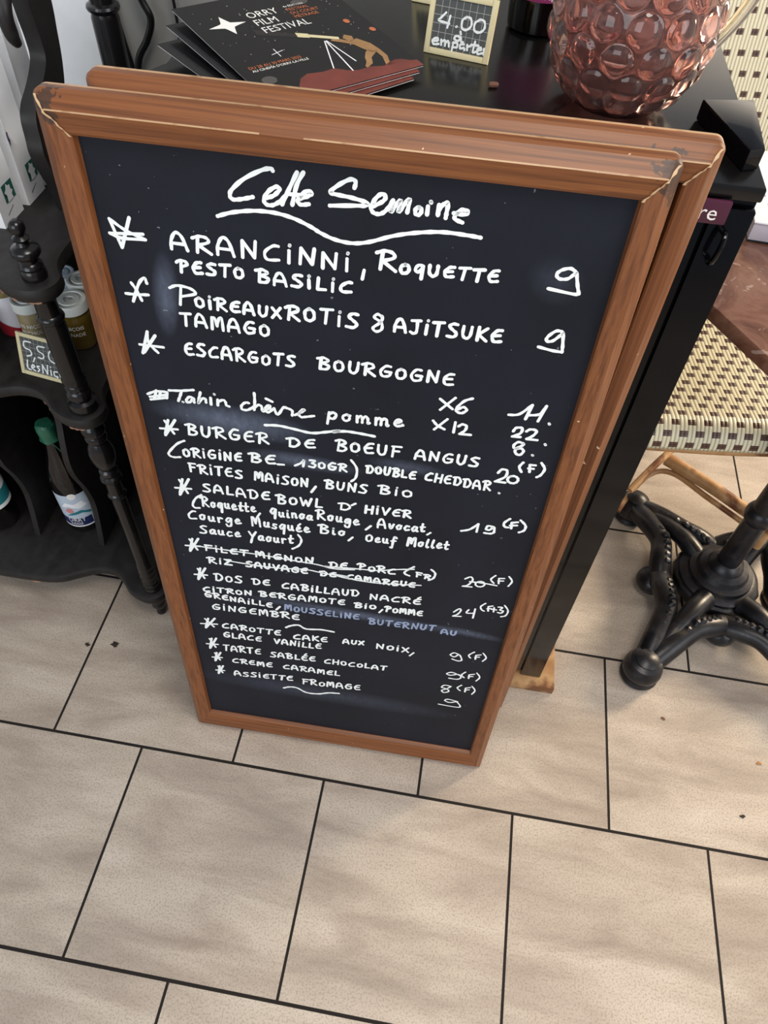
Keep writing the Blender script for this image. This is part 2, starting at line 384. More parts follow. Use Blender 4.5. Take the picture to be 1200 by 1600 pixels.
def frame(fn, w, h, dl, dr, db, dt, front):
    """mitred moulding; every rail and stile is a part of its own, with a worn pale arris"""
    ring = []
    for f_, n_ in PROF:
        ring.append([(f_*dl, f_*db, n_), (w-f_*dr, f_*db, n_), (w-f_*dr, h-f_*dt, n_), (f_*dl, h-f_*dt, n_)])
    for k, nm in enumerate(('bottom_rail', 'stile', 'top_rail', 'stile')):
        mb = MB(); a, b = k, (k+1) % 4; NS = 14
        rows = []
        for pr in ring:
            A, B = Vector(pr[a]), Vector(pr[b]); row = []; L_ = (B-A).length; dr_ = (B-A)/L_; inn = Vector((-dr_.y, dr_.x, 0))
            jj = len(rows); RR = .012*(1, 1, 1, 1, 1, .9, .25)[jj] if jj < 7 and k != 0 else 0
            for i in range(NS+1):
                x = L_*i/NS; sh = 0
                if RR:
                    c_ = RR*.293; tt = (0, .25, .5, .75, 1)
                    for e_ in (0, 1):
                        if (k == 1 and e_ == 0) or (k == 3 and e_ == 1): continue
                        ii = i if e_ == 0 else NS-i
                        if ii < 5:
                            d_ = c_+(RR-c_)*tt[ii] if ii < 4 else max(RR, L_*.02)
                            sh = RR-math.sqrt(max(0, RR*RR-(RR-min(d_, RR))**2)); x = d_ if e_ == 0 else L_-d_
                q = A+dr_*x+inn*sh; row.append(mb.v(fn(q.x, q.y, q.z)))
            rows.append(row)
        n = len(rows)
        for j in range(n):
            r0, r1 = rows[j], rows[(j+1) % n]
            for i in range(NS): mb.f([r0[i], r0[i+1], r1[i+1], r1[i]], 1 if j in (1, 2) or (j == 6 and k == 2 and i % 6 != 2) else 0)
        mb.f([r[0] for r in rows]); mb.f([r[-1] for r in rows][::-1])
        link(nm, mb, ['wood_h' if k % 2 == 0 else 'wood_v', 'wear'], board, sharp=16)
frame(bd, BW, BH, .041, .033, .077, .042, True)
mb = MB(); c8 = [bd(u, v, h) for h in (-.012, .003) for u, v in ((.02, .04), (BW-.02, .04), (BW-.02, BH-.02), (.02, BH-.02))]
vs = [mb.v(p) for p in c8]
for q in ((3, 2, 1, 0), (4, 5, 6, 7), (0, 1, 5, 4), (1, 2, 6, 5), (2, 3, 7, 6), (3, 0, 4, 7)): mb.f([vs[i] for i in q])
sl = link('slate_panel', mb, 'slate', board)
# rear leaf of the A-frame
frame(rd, BW, 1.335, .041, .033, .06, .042, False)
mb = MB(); c8 = [rd(u, v, h) for h in (-.018, .001) for u, v in ((.02, .03), (BW-.02, .03), (BW-.02, 1.315), (.02, 1.315))]
vs = [mb.v(p) for p in c8]
for q in ((3, 2, 1, 0), (4, 5, 6, 7), (0, 1, 5, 4), (1, 2, 6, 5), (2, 3, 7, 6), (3, 0, 4, 7)): mb.f([vs[i] for i in q])
link('slate_panel', mb, 'slate', board)
for u in (.12, .53):
    mb = MB(); p0 = bd(u, 1.29, -.022)
    mb.lathe([(.006, -.025), (.006, .025)], p0+Vector((0, .006, 0)), 12, (1, 0, 0))
    mb.box(p0.x-.025, p0.x+.025, p0.y+.0, p0.y+.012, p0.z-.03, p0.z)
    link('hinge', mb, 'steel', board)

# worn and blackened mitre corners
for FN, u0, v0, u1, v1 in ((bd, .006, BH-.006, .038, BH-.040), (bd, BW-.005, BH-.006, BW-.031, BH-.040), (rd, BW-.005, 1.335-.006, BW-.031, 1.335-.040)):
    mb = MB(); mb.recalc = False; n = 14; rr = random.Random(5); P_ = []
    for i in range(n+1):
        t_ = i/n; f_ = t_; hgt = (.0045+(.0163-.0045)*min(1, t_/.34)) if t_ < .34 else (.0163-(t_-.34)*.0055)
        P_.append((FN(u0+(u1-u0)*t_-rr.uniform(.0004, .0022), v0+(v1-v0)*t_+rr.uniform(-.001, .001), hgt+.0012), FN(u0+(u1-u0)*t_+rr.uniform(.0002, .0018), v0+(v1-v0)*t_+rr.uniform(-.001, .001), hgt+.0012)))
    vs = [(mb.v(a), mb.v(b)) for a, b in P_]
    for a, b in zip(vs, vs[1:]): mb.f([a[0], a[1], b[1], b[0]])
    link('worn_mitre', mb, 'bare', board, sharp=None)
# ---- handwriting: pen strokes per glyph, x to the right and y up, cap height 1
GL = {
'A': (.72, [[(0, 0), (.04, .55), (.25, 1), (.5, .8), (.7, 0)], [(.04, .36), (.62, .36)]]),
'B': (.68, [[(.16, 1), (.12, 0)], [(-.08, .92), (.3, 1.04), (.6, .8), (.22, .54)], [(.22, .54), (.66, .34), (.5, .03), (.12, .02)]]),
'C': (.66, [[(.64, .9), (.4, .88), (.06, .48), (.14, .06), (.64, .1)]]),
'D': (.72, [[(.14, .92), (.12, 0)], [(-.06, .9), (.42, .98), (.7, .52), (.46, .04), (.12, .02)]]),
'E': (.62, [[(.6, .96), (.3, .9), (.06, .5), (.18, .06), (.62, .1)], [(.1, .5), (.52, .56)]]),
'F': (.6, [[(.1, .98), (.08, 0)], [(0, .98), (.6, 1)], [(.08, .54), (.48, .56)]]),
'G': (.7, [[(.62, .92), (.32, .92), (.05, .46), (.2, .04), (.6, .12), (.64, .44)], [(.34, .46), (.68, .44)]]),
'H': (.68, [[(.06, 1), (.05, 0)], [(.64, 1), (.62, 0)], [(.05, .5), (.64, .52)]]),
'I': (.22, [[(.1, .72), (.1, 0)], [(.12, 1.02), (.13, 1.06)]]),
'J': (.55, [[(0, .92), (.55, .96)], [(.34, .94), (.36, .2), (.2, .02), (-.02, .12)]]),
'K': (.6, [[(.06, 1), (.05, 0)], [(.58, .96), (.08, .46)], [(.08, .46), (.62, 0)]]),
'L': (.52, [[(.1, 1), (.06, .05)], [(.06, .05), (.52, .08)]]),
'M': (.78, [[(.03, 0), (.05, .95)], [(.05, .95), (.22, .9), (.36, .3)], [(.36, .3), (.5, .92), (.68, .92), (.74, 0)]]),
'N': (.66, [[(.05, 0), (.07, .95)], [(.07, .95), (.56, .06)], [(.56, .06), (.62, 1)]]),
'O': (.6, [[(.3, .82), (.06, .62), (.08, .16), (.3, .02), (.54, .22), (.52, .66), (.28, .84)]]),
'P': (.62, [[(.2, .98), (.14, 0)], [(-.12, .84), (.1, 1.04), (.46, 1), (.6, .76), (.2, .48)]]),
'Q': (.62, [[(.52, .76), (.24, .82), (.06, .46), (.26, .2), (.52, .7)], [(.52, .76), (.5, -.35)]]),
'R': (.68, [[(.14, 1), (.1, 0)], [(-.1, .88), (.2, 1.04), (.52, .98), (.58, .72), (.16, .48)], [(.16, .48), (.7, 0)]]),
'S': (.6, [[(.58, .94), (.3, .96), (.1, .76), (.34, .52), (.56, .3), (.4, .04), (0, .06)]]),
'T': (.62, [[(0, .94), (.66, 1)], [(.34, .96), (.28, 0)]]),
'U': (.62, [[(.05, .96), (.05, .3), (.26, .02), (.5, .24), (.56, .96)]]),
'V': (.62, [[(0, .95), (.28, .02)], [(.28, .02), (.62, .98)]]),
'W': (.86, [[(0, .95), (.2, .02)], [(.2, .02), (.42, .7)], [(.42, .7), (.6, .02)], [(.6, .02), (.86, .98)]]),
'X': (.6, [[(.03, .9), (.58, .04)], [(.58, .96), (.02, 0)]]),
'Y': (.64, [[(0, .98), (.3, .46)], [(.66, 1), (.36, .4), (.2, -.3)]]),
'Z': (.62, [[(.02, .94), (.58, .96)], [(.58, .96), (.02, .05)], [(.02, .05), (.64, .06)]]),
'É': (.62, [[(.6, .96), (.3, .9), (.06, .5), (.18, .06), (.62, .1)], [(.1, .5), (.52, .56)], [(.34, 1.16), (.56, 1.4)]]),
'8': (.5, [[(.42, .84), (.22, .98), (.08, .8), (.42, .52), (.46, .16), (.22, .02), (.06, .22), (.34, .5), (.46, .78), (.4, .9)]]),
'3': (.56, [[(.04, .92), (.5, .96), (.26, .56)], [(.26, .56), (.56, .4), (.42, .04), (0, .08)]]),
'0': (.6, [[(.3, .82), (.06, .62), (.08, .16), (.3, .02), (.54, .22), (.52, .66), (.28, .84)]]),
'a': (.46, [[(.42, .52), (.2, .56), (.02, .26), (.16, .02), (.4, .3), (.42, .54)], [(.42, .54), (.4, .1), (.52, .06)]]),
'c': (.4, [[(.38, .5), (.18, .54), (.02, .26), (.14, .02), (.42, .1)]]),
'e': (.42, [[(.04, .26), (.34, .4), (.22, .58), (.04, .3), (.14, .02), (.46, .12)]]),
'f': (.4, [[(.48, .86), (.32, 1), (.2, .6), (.14, -.3), (.0, -.34)], [(.02, .46), (.42, .52)]]),
'g': (.46, [[(.42, .52), (.2, .56), (.02, .28), (.16, .06), (.42, .52)], [(.42, .52), (.4, -.26), (.14, -.4), (.02, -.2)]]),
'i': (.2, [[(.08, .54), (.08, .04), (.2, .06)], [(.1, .8), (.11, .83)]]),
'l': (.22, [[(.16, .98), (.06, .4), (.1, .02), (.24, .08)]]),
'm': (.66, [[(.03, .54), (.04, 0)], [(.04, .34), (.2, .56), (.3, .4), (.3, .02)], [(.3, .34), (.46, .56), (.58, .4), (.6, .02), (.68, .06)]]),
'n': (.46, [[(.03, .54), (.04, 0)], [(.04, .34), (.24, .56), (.38, .4), (.38, .02), (.48, .06)]]),
'o': (.42, [[(.2, .56), (.02, .36), (.1, .04), (.32, .1), (.36, .42), (.18, .57), (.4, .5)]]),
'p': (.46, [[(.06, .56), (.0, -.42)], [(.04, .36), (.26, .58), (.42, .36), (.28, .04), (.04, .12)]]),
'q': (.46, [[(.42, .52), (.2, .56), (.02, .28), (.16, .06), (.4, .4)], [(.42, .54), (.38, -.42)]]),
'r': (.36, [[(.04, .54), (.06, 0)], [(.06, .34), (.2, .54), (.36, .5)]]),
's': (.38, [[(.36, .52), (.14, .54), (.1, .36), (.34, .2), (.24, .02), (0, .06)]]),
't': (.34, [[(.18, .9), (.12, .2), (.2, .02), (.36, .08)], [(0, .52), (.38, .56)]]),
'u': (.46, [[(.04, .54), (.04, .16), (.18, .02), (.36, .2), (.38, .54)], [(.38, .54), (.38, .08), (.48, .06)]]),
'v': (.42, [[(.02, .54), (.18, .02), (.4, .54)]]),
'é': (.42, [[(.04, .26), (.34, .4), (.22, .58), (.04, .3), (.14, .02), (.46, .12)], [(.18, .72), (.38, .94)]]),
}
WORDS = [
(0,'ARANCINNI',.1240,1.1780,.3318,1.1774,.0203), (0,'R',.3638,1.1839,.3835,1.1834,.0205), (0,'OQUETTE',.3887,1.1817,.4987,1.1853,.0138), (1,'PESTO',.1289,1.1500,.2069,1.1513,.0148),
(1,'BASILIC',.2228,1.1485,.3346,1.1496,.0155), (2,'P',.1174,1.1061,.1445,1.1046,.0255), (2,'OIREAUX',.1430,1.1053,.2490,1.1043,.0150), (2,'ROTIS',.2561,1.1045,.3427,1.1045,.0192),
(2,'8',.3601,1.1007,.3733,1.1018,.0236), (2,'AJITSUKE',.3879,1.1057,.5152,1.1093,.0182), (4,'TAMAGO',.1212,1.0770,.2331,1.0767,.0176), (5,'ESCARGOTS',.1196,1.0321,.2632,1.0344,.0179),
(5,'BOURGOGNE',.2941,1.0372,.4665,1.0387,.0176), (3,'pomme',.3065,.9565,.4078,.9605,.0208), (6,'BURGER',.1024,.8934,.2206,.8975,.0206), (6,'DE',.2493,.8978,.2881,.9011,.0168),
(6,'BOEUF',.3184,.9030,.4090,.9063,.0201), (6,'ANGUS',.4298,.9064,.5173,.9082,.0188), (7,'ORIGINE',.0905,.8504,.1779,.8550,.0181), (7,'BE',.1915,.8576,.2288,.8594,.0178),
(7,'30GR',.2791,.8637,.3337,.8638,.0151), (7,'DOUBLE',.3625,.8680,.4330,.8686,.0161), (7,'CHEDDAR',.4477,.8689,.5408,.8665,.0173), (8,'FRITES',.0958,.8189,.1768,.8210,.0189),
(8,'MAISON',.1954,.8206,.2764,.8215,.0187), (8,'BUNS',.3026,.8252,.3641,.8252,.0185), (8,'BIO',.3831,.8290,.4315,.8305,.0170), (9,'SALADE',.1116,.7798,.2157,.7821,.0184),
(9,'BOWL',.2274,.7774,.2974,.7816,.0198), (9,'D',.3242,.7828,.3410,.7834,.0154), (9,'HIVER',.3637,.7838,.4332,.7867,.0167), (10,'Roquette',.1054,.7472,.1912,.7500,.0221),
(10,'Quinoa',.2146,.7475,.2810,.7509,.0205), (10,'Rouge',.2892,.7541,.3547,.7545,.0217), (10,'Avocat',.3848,.7549,.4562,.7597,.0202), (11,'Courge',.0787,.7120,.1647,.7163,.0216),
(11,'Musquée',.1836,.7172,.2764,.7200,.0228), (11,'Bio',.2929,.7220,.3331,.7245,.0196), (11,'Oeuf',.3671,.7196,.4141,.7205,.0196), (11,'Mollet',.4332,.7232,.4966,.7278,.0209),
(12,'Sauce',.0936,.6796,.1608,.6845,.0208), (12,'Yaourt',.1755,.6813,.2482,.6876,.0223), (13,'FILET',.0969,.6366,.1700,.6395,.0169), (13,'MIGNON',.1842,.6393,.2814,.6445,.0168),
(13,'DE',.3095,.6408,.3386,.6441,.0167), (13,'PORC',.3580,.6452,.4189,.6475,.0182), (13,'FR',.4539,.6489,.4774,.6476,.0131), (14,'RIZ',.0986,.6048,.1393,.6072,.0176),
(14,'SAUVAGE',.1653,.6096,.2710,.6149,.0174), (14,'DE',.2931,.6148,.3194,.6175,.0138), (14,'CAMARGUE',.3391,.6169,.4532,.6195,.0154), (15,'DOS',.1046,.5584,.1532,.5608,.0221),
(15,'DE',.1730,.5636,.2028,.5652,.0183), (15,'CABILLAUD',.2255,.5634,.3602,.5720,.0200), (15,'NACRÉ',.3804,.5696,.4669,.5762,.0181), (16,'CITRON',.0790,.5208,.1680,.5291,.0193),
(16,'BERGAMOTE',.1833,.5309,.3359,.5419,.0209), (16,'BIO',.3543,.5389,.3917,.5444,.0187), (16,'POMME',.4089,.5411,.4732,.5440,.0204), (17,'GRENAILLE',.0805,.5040,.2038,.5014,.0197),
(18,'MOUSSELINE',.2273,.4995,.3622,.5041,.0196), (18,'BUTERNUT',.3811,.4970,.4988,.5037,.0196), (18,'AU',.5120,.4991,.5383,.5000,.0174), (19,'GINGEMBRE',.0895,.4690,.2526,.4760,.0203),
(20,'CAROTTE',.1027,.4104,.2150,.4164,.0195), (20,'CAKE',.2407,.4104,.3049,.4168,.0194), (20,'AUX',.3354,.4207,.3743,.4248,.0170), (20,'NOIX',.3987,.4206,.4590,.4241,.0191),
(21,'GLACE',.1020,.3799,.1757,.3843,.0202), (21,'VANILLE',.2022,.3848,.2924,.3894,.0199), (22,'TARTE',.0968,.3313,.1713,.3380,.0235), (22,'SABLÉE',.1917,.3344,.2806,.3430,.0210),
(22,'CHOCOLAT',.2997,.3414,.4209,.3503,.0185), (23,'CREME',.1111,.2906,.1922,.2967,.0195), (23,'CARAMEL',.2159,.2987,.3294,.3024,.0193), (24,'ASSIETTE',.1105,.2412,.2327,.2568,.0205),
(24,'FROMAGE',.2539,.2505,.3721,.2604,.0227), ]
STROKES = [
('chalk_heading',[[(.2485,1.2792),(.2456,1.2811),(.2352,1.2778),(.2160,1.2668),(.2021,1.2540),(.1998,1.2469),(.2035,1.2438),(.2142,1.2458),(.2251,1.2491)],[(.2403,1.2497),(.2487,1.2537),(.2548,1.2605),(.2515,1.2630),(.2431,1.2576),(.2375,1.2489),(.2387,1.2433),(.2457,1.2425),(.2542,1.2474),(.2627,1.2564)],[(.2743,1.2804),(.2653,1.2623),(.2569,1.2447)],[(.2811,1.2811),(.2734,1.2666),(.2681,1.2456)],[(.2627,1.2569),(.2796,1.2570)],[(.2749,1.2528),(.2847,1.2567),(.2898,1.2606),(.2848,1.2623),(.2778,1.2570),(.2741,1.2509),(.2775,1.2471),(.2863,1.2486)]]),
('chalk_heading',[[(.3350,1.2712),(.3361,1.2776),(.3309,1.2796),(.3194,1.2732),(.3096,1.2644),(.3143,1.2624),(.3327,1.2606),(.3485,1.2573),(.3473,1.2540),(.3355,1.2526),(.3090,1.2495)],[(.3552,1.2541),(.3653,1.2605),(.3684,1.2661),(.3636,1.2681),(.3574,1.2622),(.3534,1.2526),(.3568,1.2472),(.3642,1.2473),(.3710,1.2534),(.3764,1.2631)],[(.3764,1.2631),(.3746,1.2503),(.3786,1.2569),(.3841,1.2640),(.3829,1.2513),(.3876,1.2587),(.3935,1.2664),(.3921,1.2519)],[(.4045,1.2591),(.4008,1.2569),(.4012,1.2517),(.4052,1.2513),(.4071,1.2563),(.4045,1.2591)],[(.4134,1.2610),(.4132,1.2523)],[(.4160,1.2662),(.4163,1.2654)],[(.4249,1.2641),(.4246,1.2531)],[(.4252,1.2590),(.4297,1.2655),(.4339,1.2667),(.4335,1.2568),(.4331,1.2510)],[(.4410,1.2572),(.4526,1.2572),(.4555,1.2605),(.4494,1.2618),(.4436,1.2567),(.4430,1.2513),(.4512,1.2483)]]),
('chalk_underline',[[(.1834,1.2231),(.2009,1.2294),(.2251,1.2340),(.2488,1.2344),(.2699,1.2305),(.2887,1.2232),(.2981,1.2182),(.3146,1.2124),(.3338,1.2105),(.3529,1.2143),(.3794,1.2246),(.4056,1.2314),(.4318,1.2352),(.4582,1.2349),(.4728,1.2340)]]),
('star_bullet',[[(.0798,1.2090),(.0638,1.1715)],[(.0638,1.1715),(.0558,1.2049)],[(.0558,1.2049),(.0728,1.1932),(.0944,1.1849)],[(.0944,1.1849),(.0658,1.1834),(.0527,1.1877)],[(.0527,1.1877),(.0926,1.1913)]]),
('star_bullet',[[(.0560,1.1113),(.0695,1.1117),(.0846,1.1132)],[(.0659,1.1269),(.0707,1.1176),(.0748,1.1043)],[(.0856,1.1287),(.0834,1.1354),(.0751,1.1268),(.0635,1.1016)]]),
('star_bullet',[[(.0735,1.0600),(.0613,1.0255)],[(.0831,1.0556),(.0635,1.0273)],[(.0596,1.0388),(.0912,1.0390)],[(.0727,1.0585),(.0729,1.0423),(.0825,1.0296)]]),
('star_bullet',[[(.0555,.9582),(.0687,.9650),(.0841,.9659)],[(.0578,.9539),(.0821,.9610)],[(.0582,.9493),(.0826,.9564)],[(.0690,.9666),(.0636,.9508)],[(.0752,.9660),(.0704,.9529)],[(.0841,.9659),(.0819,.9554)]]),
('star_bullet',[[(.0629,.8983),(.0889,.9007)],[(.0719,.9139),(.0824,.8917)],[(.0878,.9179),(.0687,.8864)],[(.0774,.9162),(.0692,.8894)]]),
('star_bullet',[[(.0666,.7795),(.0922,.7819)],[(.0758,.7983),(.0856,.7711)],[(.0914,.8030),(.0720,.7649)],[(.0812,.8011),(.0726,.7685)]]),
('star_bullet',[[(.0634,.6424),(.0895,.6456)],[(.0724,.6603),(.0830,.6353)],[(.0883,.6653),(.0693,.6290)],[(.0778,.6630),(.0697,.6324)]]),
('star_bullet',[[(.0685,.5659),(.0915,.5688)],[(.0765,.5835),(.0857,.5587)],[(.0906,.5883),(.0736,.5526)],[(.0814,.5862),(.0740,.5559)]]),
('star_bullet',[[(.0603,.4141),(.0931,.4202)],[(.0706,.4324),(.0855,.4096)],[(.0905,.4390),(.0685,.4019)],[(.0774,.4357),(.0689,.4052)]]),
('star_bullet',[[(.0633,.3459),(.0867,.3495)],[(.0715,.3659),(.0808,.3380)],[(.0857,.3715),(.0685,.3310)],[(.0764,.3690),(.0689,.3348)]]),
('star_bullet',[[(.0697,.2993),(.0898,.3026)],[(.0766,.3166),(.0848,.2926)],[(.0889,.3215),(.0742,.2865)],[(.0808,.3193),(.0745,.2898)]]),
('star_bullet',[[(.0716,.2506),(.0896,.2536)],[(.0779,.2674),(.0850,.2439)],[(.0889,.2720),(.0755,.2381)],[(.0817,.2700),(.0759,.2413)]]),
('chalk_price',[[(.5794,1.2091),(.5735,1.2117),(.5649,1.2086),(.5608,1.2031),(.5646,1.1984),(.5737,1.1996),(.5796,1.2062),(.5810,1.2078),(.5861,1.1924),(.5897,1.1833)],[(.5897,1.1833),(.5831,1.1824),(.5553,1.1853)]]),
('chalk_price',[[(.5822,1.1340),(.5755,1.1336),(.5679,1.1249),(.5678,1.1191),(.5744,1.1201),(.5820,1.1292),(.5839,1.1326),(.5873,1.1156),(.5885,1.1066)],[(.5885,1.1066),(.5758,1.1073),(.5600,1.1099)]]),
('chalk_price',[[(.4535,1.0151),(.4709,1.0015)],[(.4726,1.0199),(.4554,.9979)],[(.4943,1.0225),(.4847,1.0170),(.4770,1.0058),(.4765,.9991),(.4834,.9969),(.4892,1.0029),(.4847,1.0071),(.4787,1.0028)]]),
('chalk_price',[[(.5436,1.0044),(.5566,1.0076),(.5701,1.0246)],[(.5701,1.0246),(.5657,1.0008)],[(.5682,1.0079),(.5817,1.0118),(.5877,1.0259)],[(.5877,1.0259),(.5820,1.0002)],[(.5966,.9990),(.5974,.9978)]]),
('chalk_price',[[(.4481,.9783),(.4543,.9714),(.4644,.9662)],[(.4664,.9838),(.4510,.9638)],[(.4775,.9806),(.4770,.9631)],[(.4823,.9745),(.4871,.9788),(.4928,.9763),(.4912,.9684),(.4853,.9620)],[(.4853,.9620),(.5001,.9629)]]),
('chalk_price',[[(.5541,.9783),(.5569,.9847),(.5647,.9853),(.5637,.9765),(.5543,.9696)],[(.5543,.9696),(.5649,.9704)],[(.5708,.9812),(.5753,.9854),(.5834,.9844),(.5811,.9761),(.5733,.9687)],[(.5733,.9687),(.5874,.9691)],[(.5988,.9641),(.5997,.9628)]]),
('chalk_price',[[(.5709,.9601),(.5639,.9614),(.5590,.9544),(.5620,.9495),(.5699,.9510),(.5736,.9462),(.5694,.9392),(.5633,.9425),(.5634,.9498),(.5702,.9564),(.5716,.9592)],[(.5863,.9423),(.5870,.9417)]]),
('chalk_price',[[(.5469,.9017),(.5512,.9091),(.5585,.9078),(.5577,.8960),(.5454,.8850)],[(.5454,.8850),(.5596,.8853)],[(.5649,.8987),(.5697,.9000),(.5742,.8980),(.5762,.8938),(.5749,.8891),(.5708,.8863),(.5659,.8867),(.5624,.8900),(.5621,.8948),(.5649,.8987)],[(.5772,.9272),(.5734,.9182),(.5778,.9095)],[(.5886,.9115),(.5866,.9245)],[(.5866,.9245),(.5942,.9251)],[(.5859,.9179),(.5928,.9184)],[(.6012,.9309),(.6075,.9208),(.6045,.9088),(.5999,.9040)]]),
('chalk_price',[[(.5122,.7739),(.5245,.7800),(.5355,.7943)],[(.5355,.7943),(.5352,.7766)],[(.5588,.7924),(.5501,.7931),(.5485,.7851),(.5542,.7854),(.5588,.7924),(.5607,.7812),(.5555,.7770),(.5468,.7769)],[(.5793,.8148),(.5725,.8050),(.5739,.7969),(.5798,.7960)],[(.5843,.7948),(.5829,.8072)],[(.5829,.8072),(.5915,.8102)],[(.5817,.8010),(.5914,.8031)],[(.5948,.8151),(.6038,.8052),(.6035,.7946),(.5969,.7889)]]),
('chalk_price',[[(.5332,.6616),(.5416,.6686),(.5458,.6611),(.5399,.6470),(.5317,.6420)],[(.5317,.6420),(.5467,.6435)],[(.5548,.6595),(.5597,.6611),(.5642,.6593),(.5661,.6551),(.5646,.6503),(.5604,.6473),(.5554,.6474),(.5520,.6506),(.5517,.6554),(.5548,.6595)],[(.5417,.6566),(.5636,.6577),(.5857,.6563)],[(.5800,.6815),(.5741,.6702),(.5802,.6616)],[(.5878,.6624),(.5862,.6755)],[(.5862,.6755),(.5946,.6775)],[(.5861,.6690),(.5942,.6709)],[(.6011,.6840),(.6077,.6731),(.6039,.6596)]]),
('chalk_price',[[(.5261,.5682),(.5343,.5796),(.5376,.5758),(.5336,.5640),(.5262,.5565)],[(.5262,.5565),(.5398,.5590)],[(.5506,.5813),(.5478,.5714),(.5612,.5738)],[(.5608,.5862),(.5605,.5595)],[(.5755,.6057),(.5690,.5951),(.5717,.5866),(.5761,.5840)],[(.5827,.5857),(.5813,.5981)],[(.5813,.5981),(.5883,.6017)],[(.5803,.5920),(.5868,.5940)],[(.5876,.5924),(.5957,.5926)],[(.5911,.5978),(.5919,.5862)],[(.5978,.6013),(.6045,.6016),(.6017,.5941),(.6074,.5923),(.6045,.5856),(.5989,.5865)],[(.6073,.6082),(.6150,.5952),(.6134,.5810),(.6061,.5759)]]),
('chalk_price',[[(.5539,.4400),(.5428,.4451),(.5364,.4368),(.5445,.4320),(.5522,.4412),(.5588,.4251),(.5519,.4204),(.5410,.4239)],[(.5780,.4574),(.5695,.4444),(.5736,.4363)],[(.5828,.4345),(.5823,.4479)],[(.5823,.4479),(.5906,.4518)],[(.5812,.4412),(.5888,.4438)],[(.5940,.4581),(.6013,.4451),(.5965,.4319)]]),
('chalk_price',[[(.5611,.3722),(.5466,.3784),(.5373,.3711),(.5448,.3675),(.5593,.3746),(.5652,.3647),(.5585,.3568),(.5430,.3564)],[(.5714,.3867),(.5654,.3746),(.5711,.3664)],[(.5798,.3660),(.5792,.3792)],[(.5792,.3792),(.5885,.3842)],[(.5789,.3727),(.5867,.3756)],[(.5923,.3899),(.5997,.3765),(.5949,.3616)]]),
('chalk_price',[[(.5512,.3278),(.5385,.3288),(.5332,.3194),(.5431,.3162),(.5487,.3087),(.5401,.3011),(.5346,.3075),(.5431,.3162),(.5512,.3278)],[(.5702,.3383),(.5633,.3265),(.5698,.3175)],[(.5795,.3155),(.5791,.3301)],[(.5791,.3301),(.5878,.3351)],[(.5786,.3226),(.5865,.3262)],[(.5902,.3406),(.5978,.3266),(.5937,.3112)]]),
('chalk_price',[[(.5705,.2745),(.5508,.2780),(.5451,.2711),(.5554,.2666),(.5690,.2740)],[(.5690,.2740),(.5765,.2537),(.5341,.2535)]]),
('chalk_underline',[[(.2182,.9309),(.2376,.9332),(.2605,.9307),(.2834,.9281),(.3038,.9333),(.3241,.9395),(.3136,.9352),(.3305,.9393),(.3502,.9391),(.3714,.9374)]]),
('chalk_underline',[[(.2271,.4442),(.2373,.4527),(.2516,.4578),(.2655,.4494),(.2937,.4543),(.3175,.4533)]]),
('chalk_underline',[[(.2128,.2207),(.2258,.2288),(.2416,.2294),(.2603,.2168),(.2856,.2184),(.3077,.2293),(.3296,.2336)]]),
('marks',[[(.3486,1.1803),(.3467,1.1688)]]),
('marks',[[(.0958,.8806),(.0838,.8725),(.0703,.8559),(.0677,.8483),(.0740,.8447),(.0848,.8467)],[(.2325,.8595),(.2415,.8605)],[(.2582,.8618),(.2677,.8689),(.2719,.8750),(.2702,.8622)],[(.3403,.8876),(.3486,.8733),(.3478,.8551),(.3413,.8458)],[(.2885,.8252),(.2814,.8116)]]),
('marks',[[(.5544,.8637),(.5551,.8630)],[(.4083,.9645),(.4089,.9639)]]),
('marks',[[(.3432,.7958),(.3490,.8007)],[(.3742,.7562),(.3665,.7457)],[(.4666,.7599),(.4621,.7545)]]),
('marks',[[(.1071,.7718),(.0966,.7616),(.0901,.7473),(.0923,.7402),(.1005,.7411)],[(.1986,.7486),(.1940,.7401)],[(.3464,.7236),(.3399,.7143)],[(.2582,.7107),(.2632,.6997),(.2587,.6845),(.2474,.6737)]]),
('marks',[[(.4487,.6734),(.4371,.6608),(.4345,.6527),(.4428,.6486)],[(.4770,.6725),(.4841,.6642),(.4823,.6512),(.4751,.6445)]]),
('marks',[[(.4036,.5446),(.3984,.5347)],[(.4689,.4247),(.4623,.4130)]]),
('marks',[[(.2188,.5078),(.2113,.4959)]]),
('chalk_strikethrough',[[(.0923,.6452),(.1336,.6457),(.1902,.6463),(.2463,.6439),(.2883,.6426),(.3163,.6381),(.3525,.6442),(.2998,.6409),(.3418,.6455),(.3899,.6500),(.4150,.6583),(.4492,.6671)]]),
('chalk_strikethrough',[[(.1307,.6178),(.1651,.6168),(.2168,.6175),(.2683,.6249),(.3022,.6217),(.3418,.6224),(.3095,.6238),(.3391,.6178),(.3916,.6170),(.4638,.6279)]]),
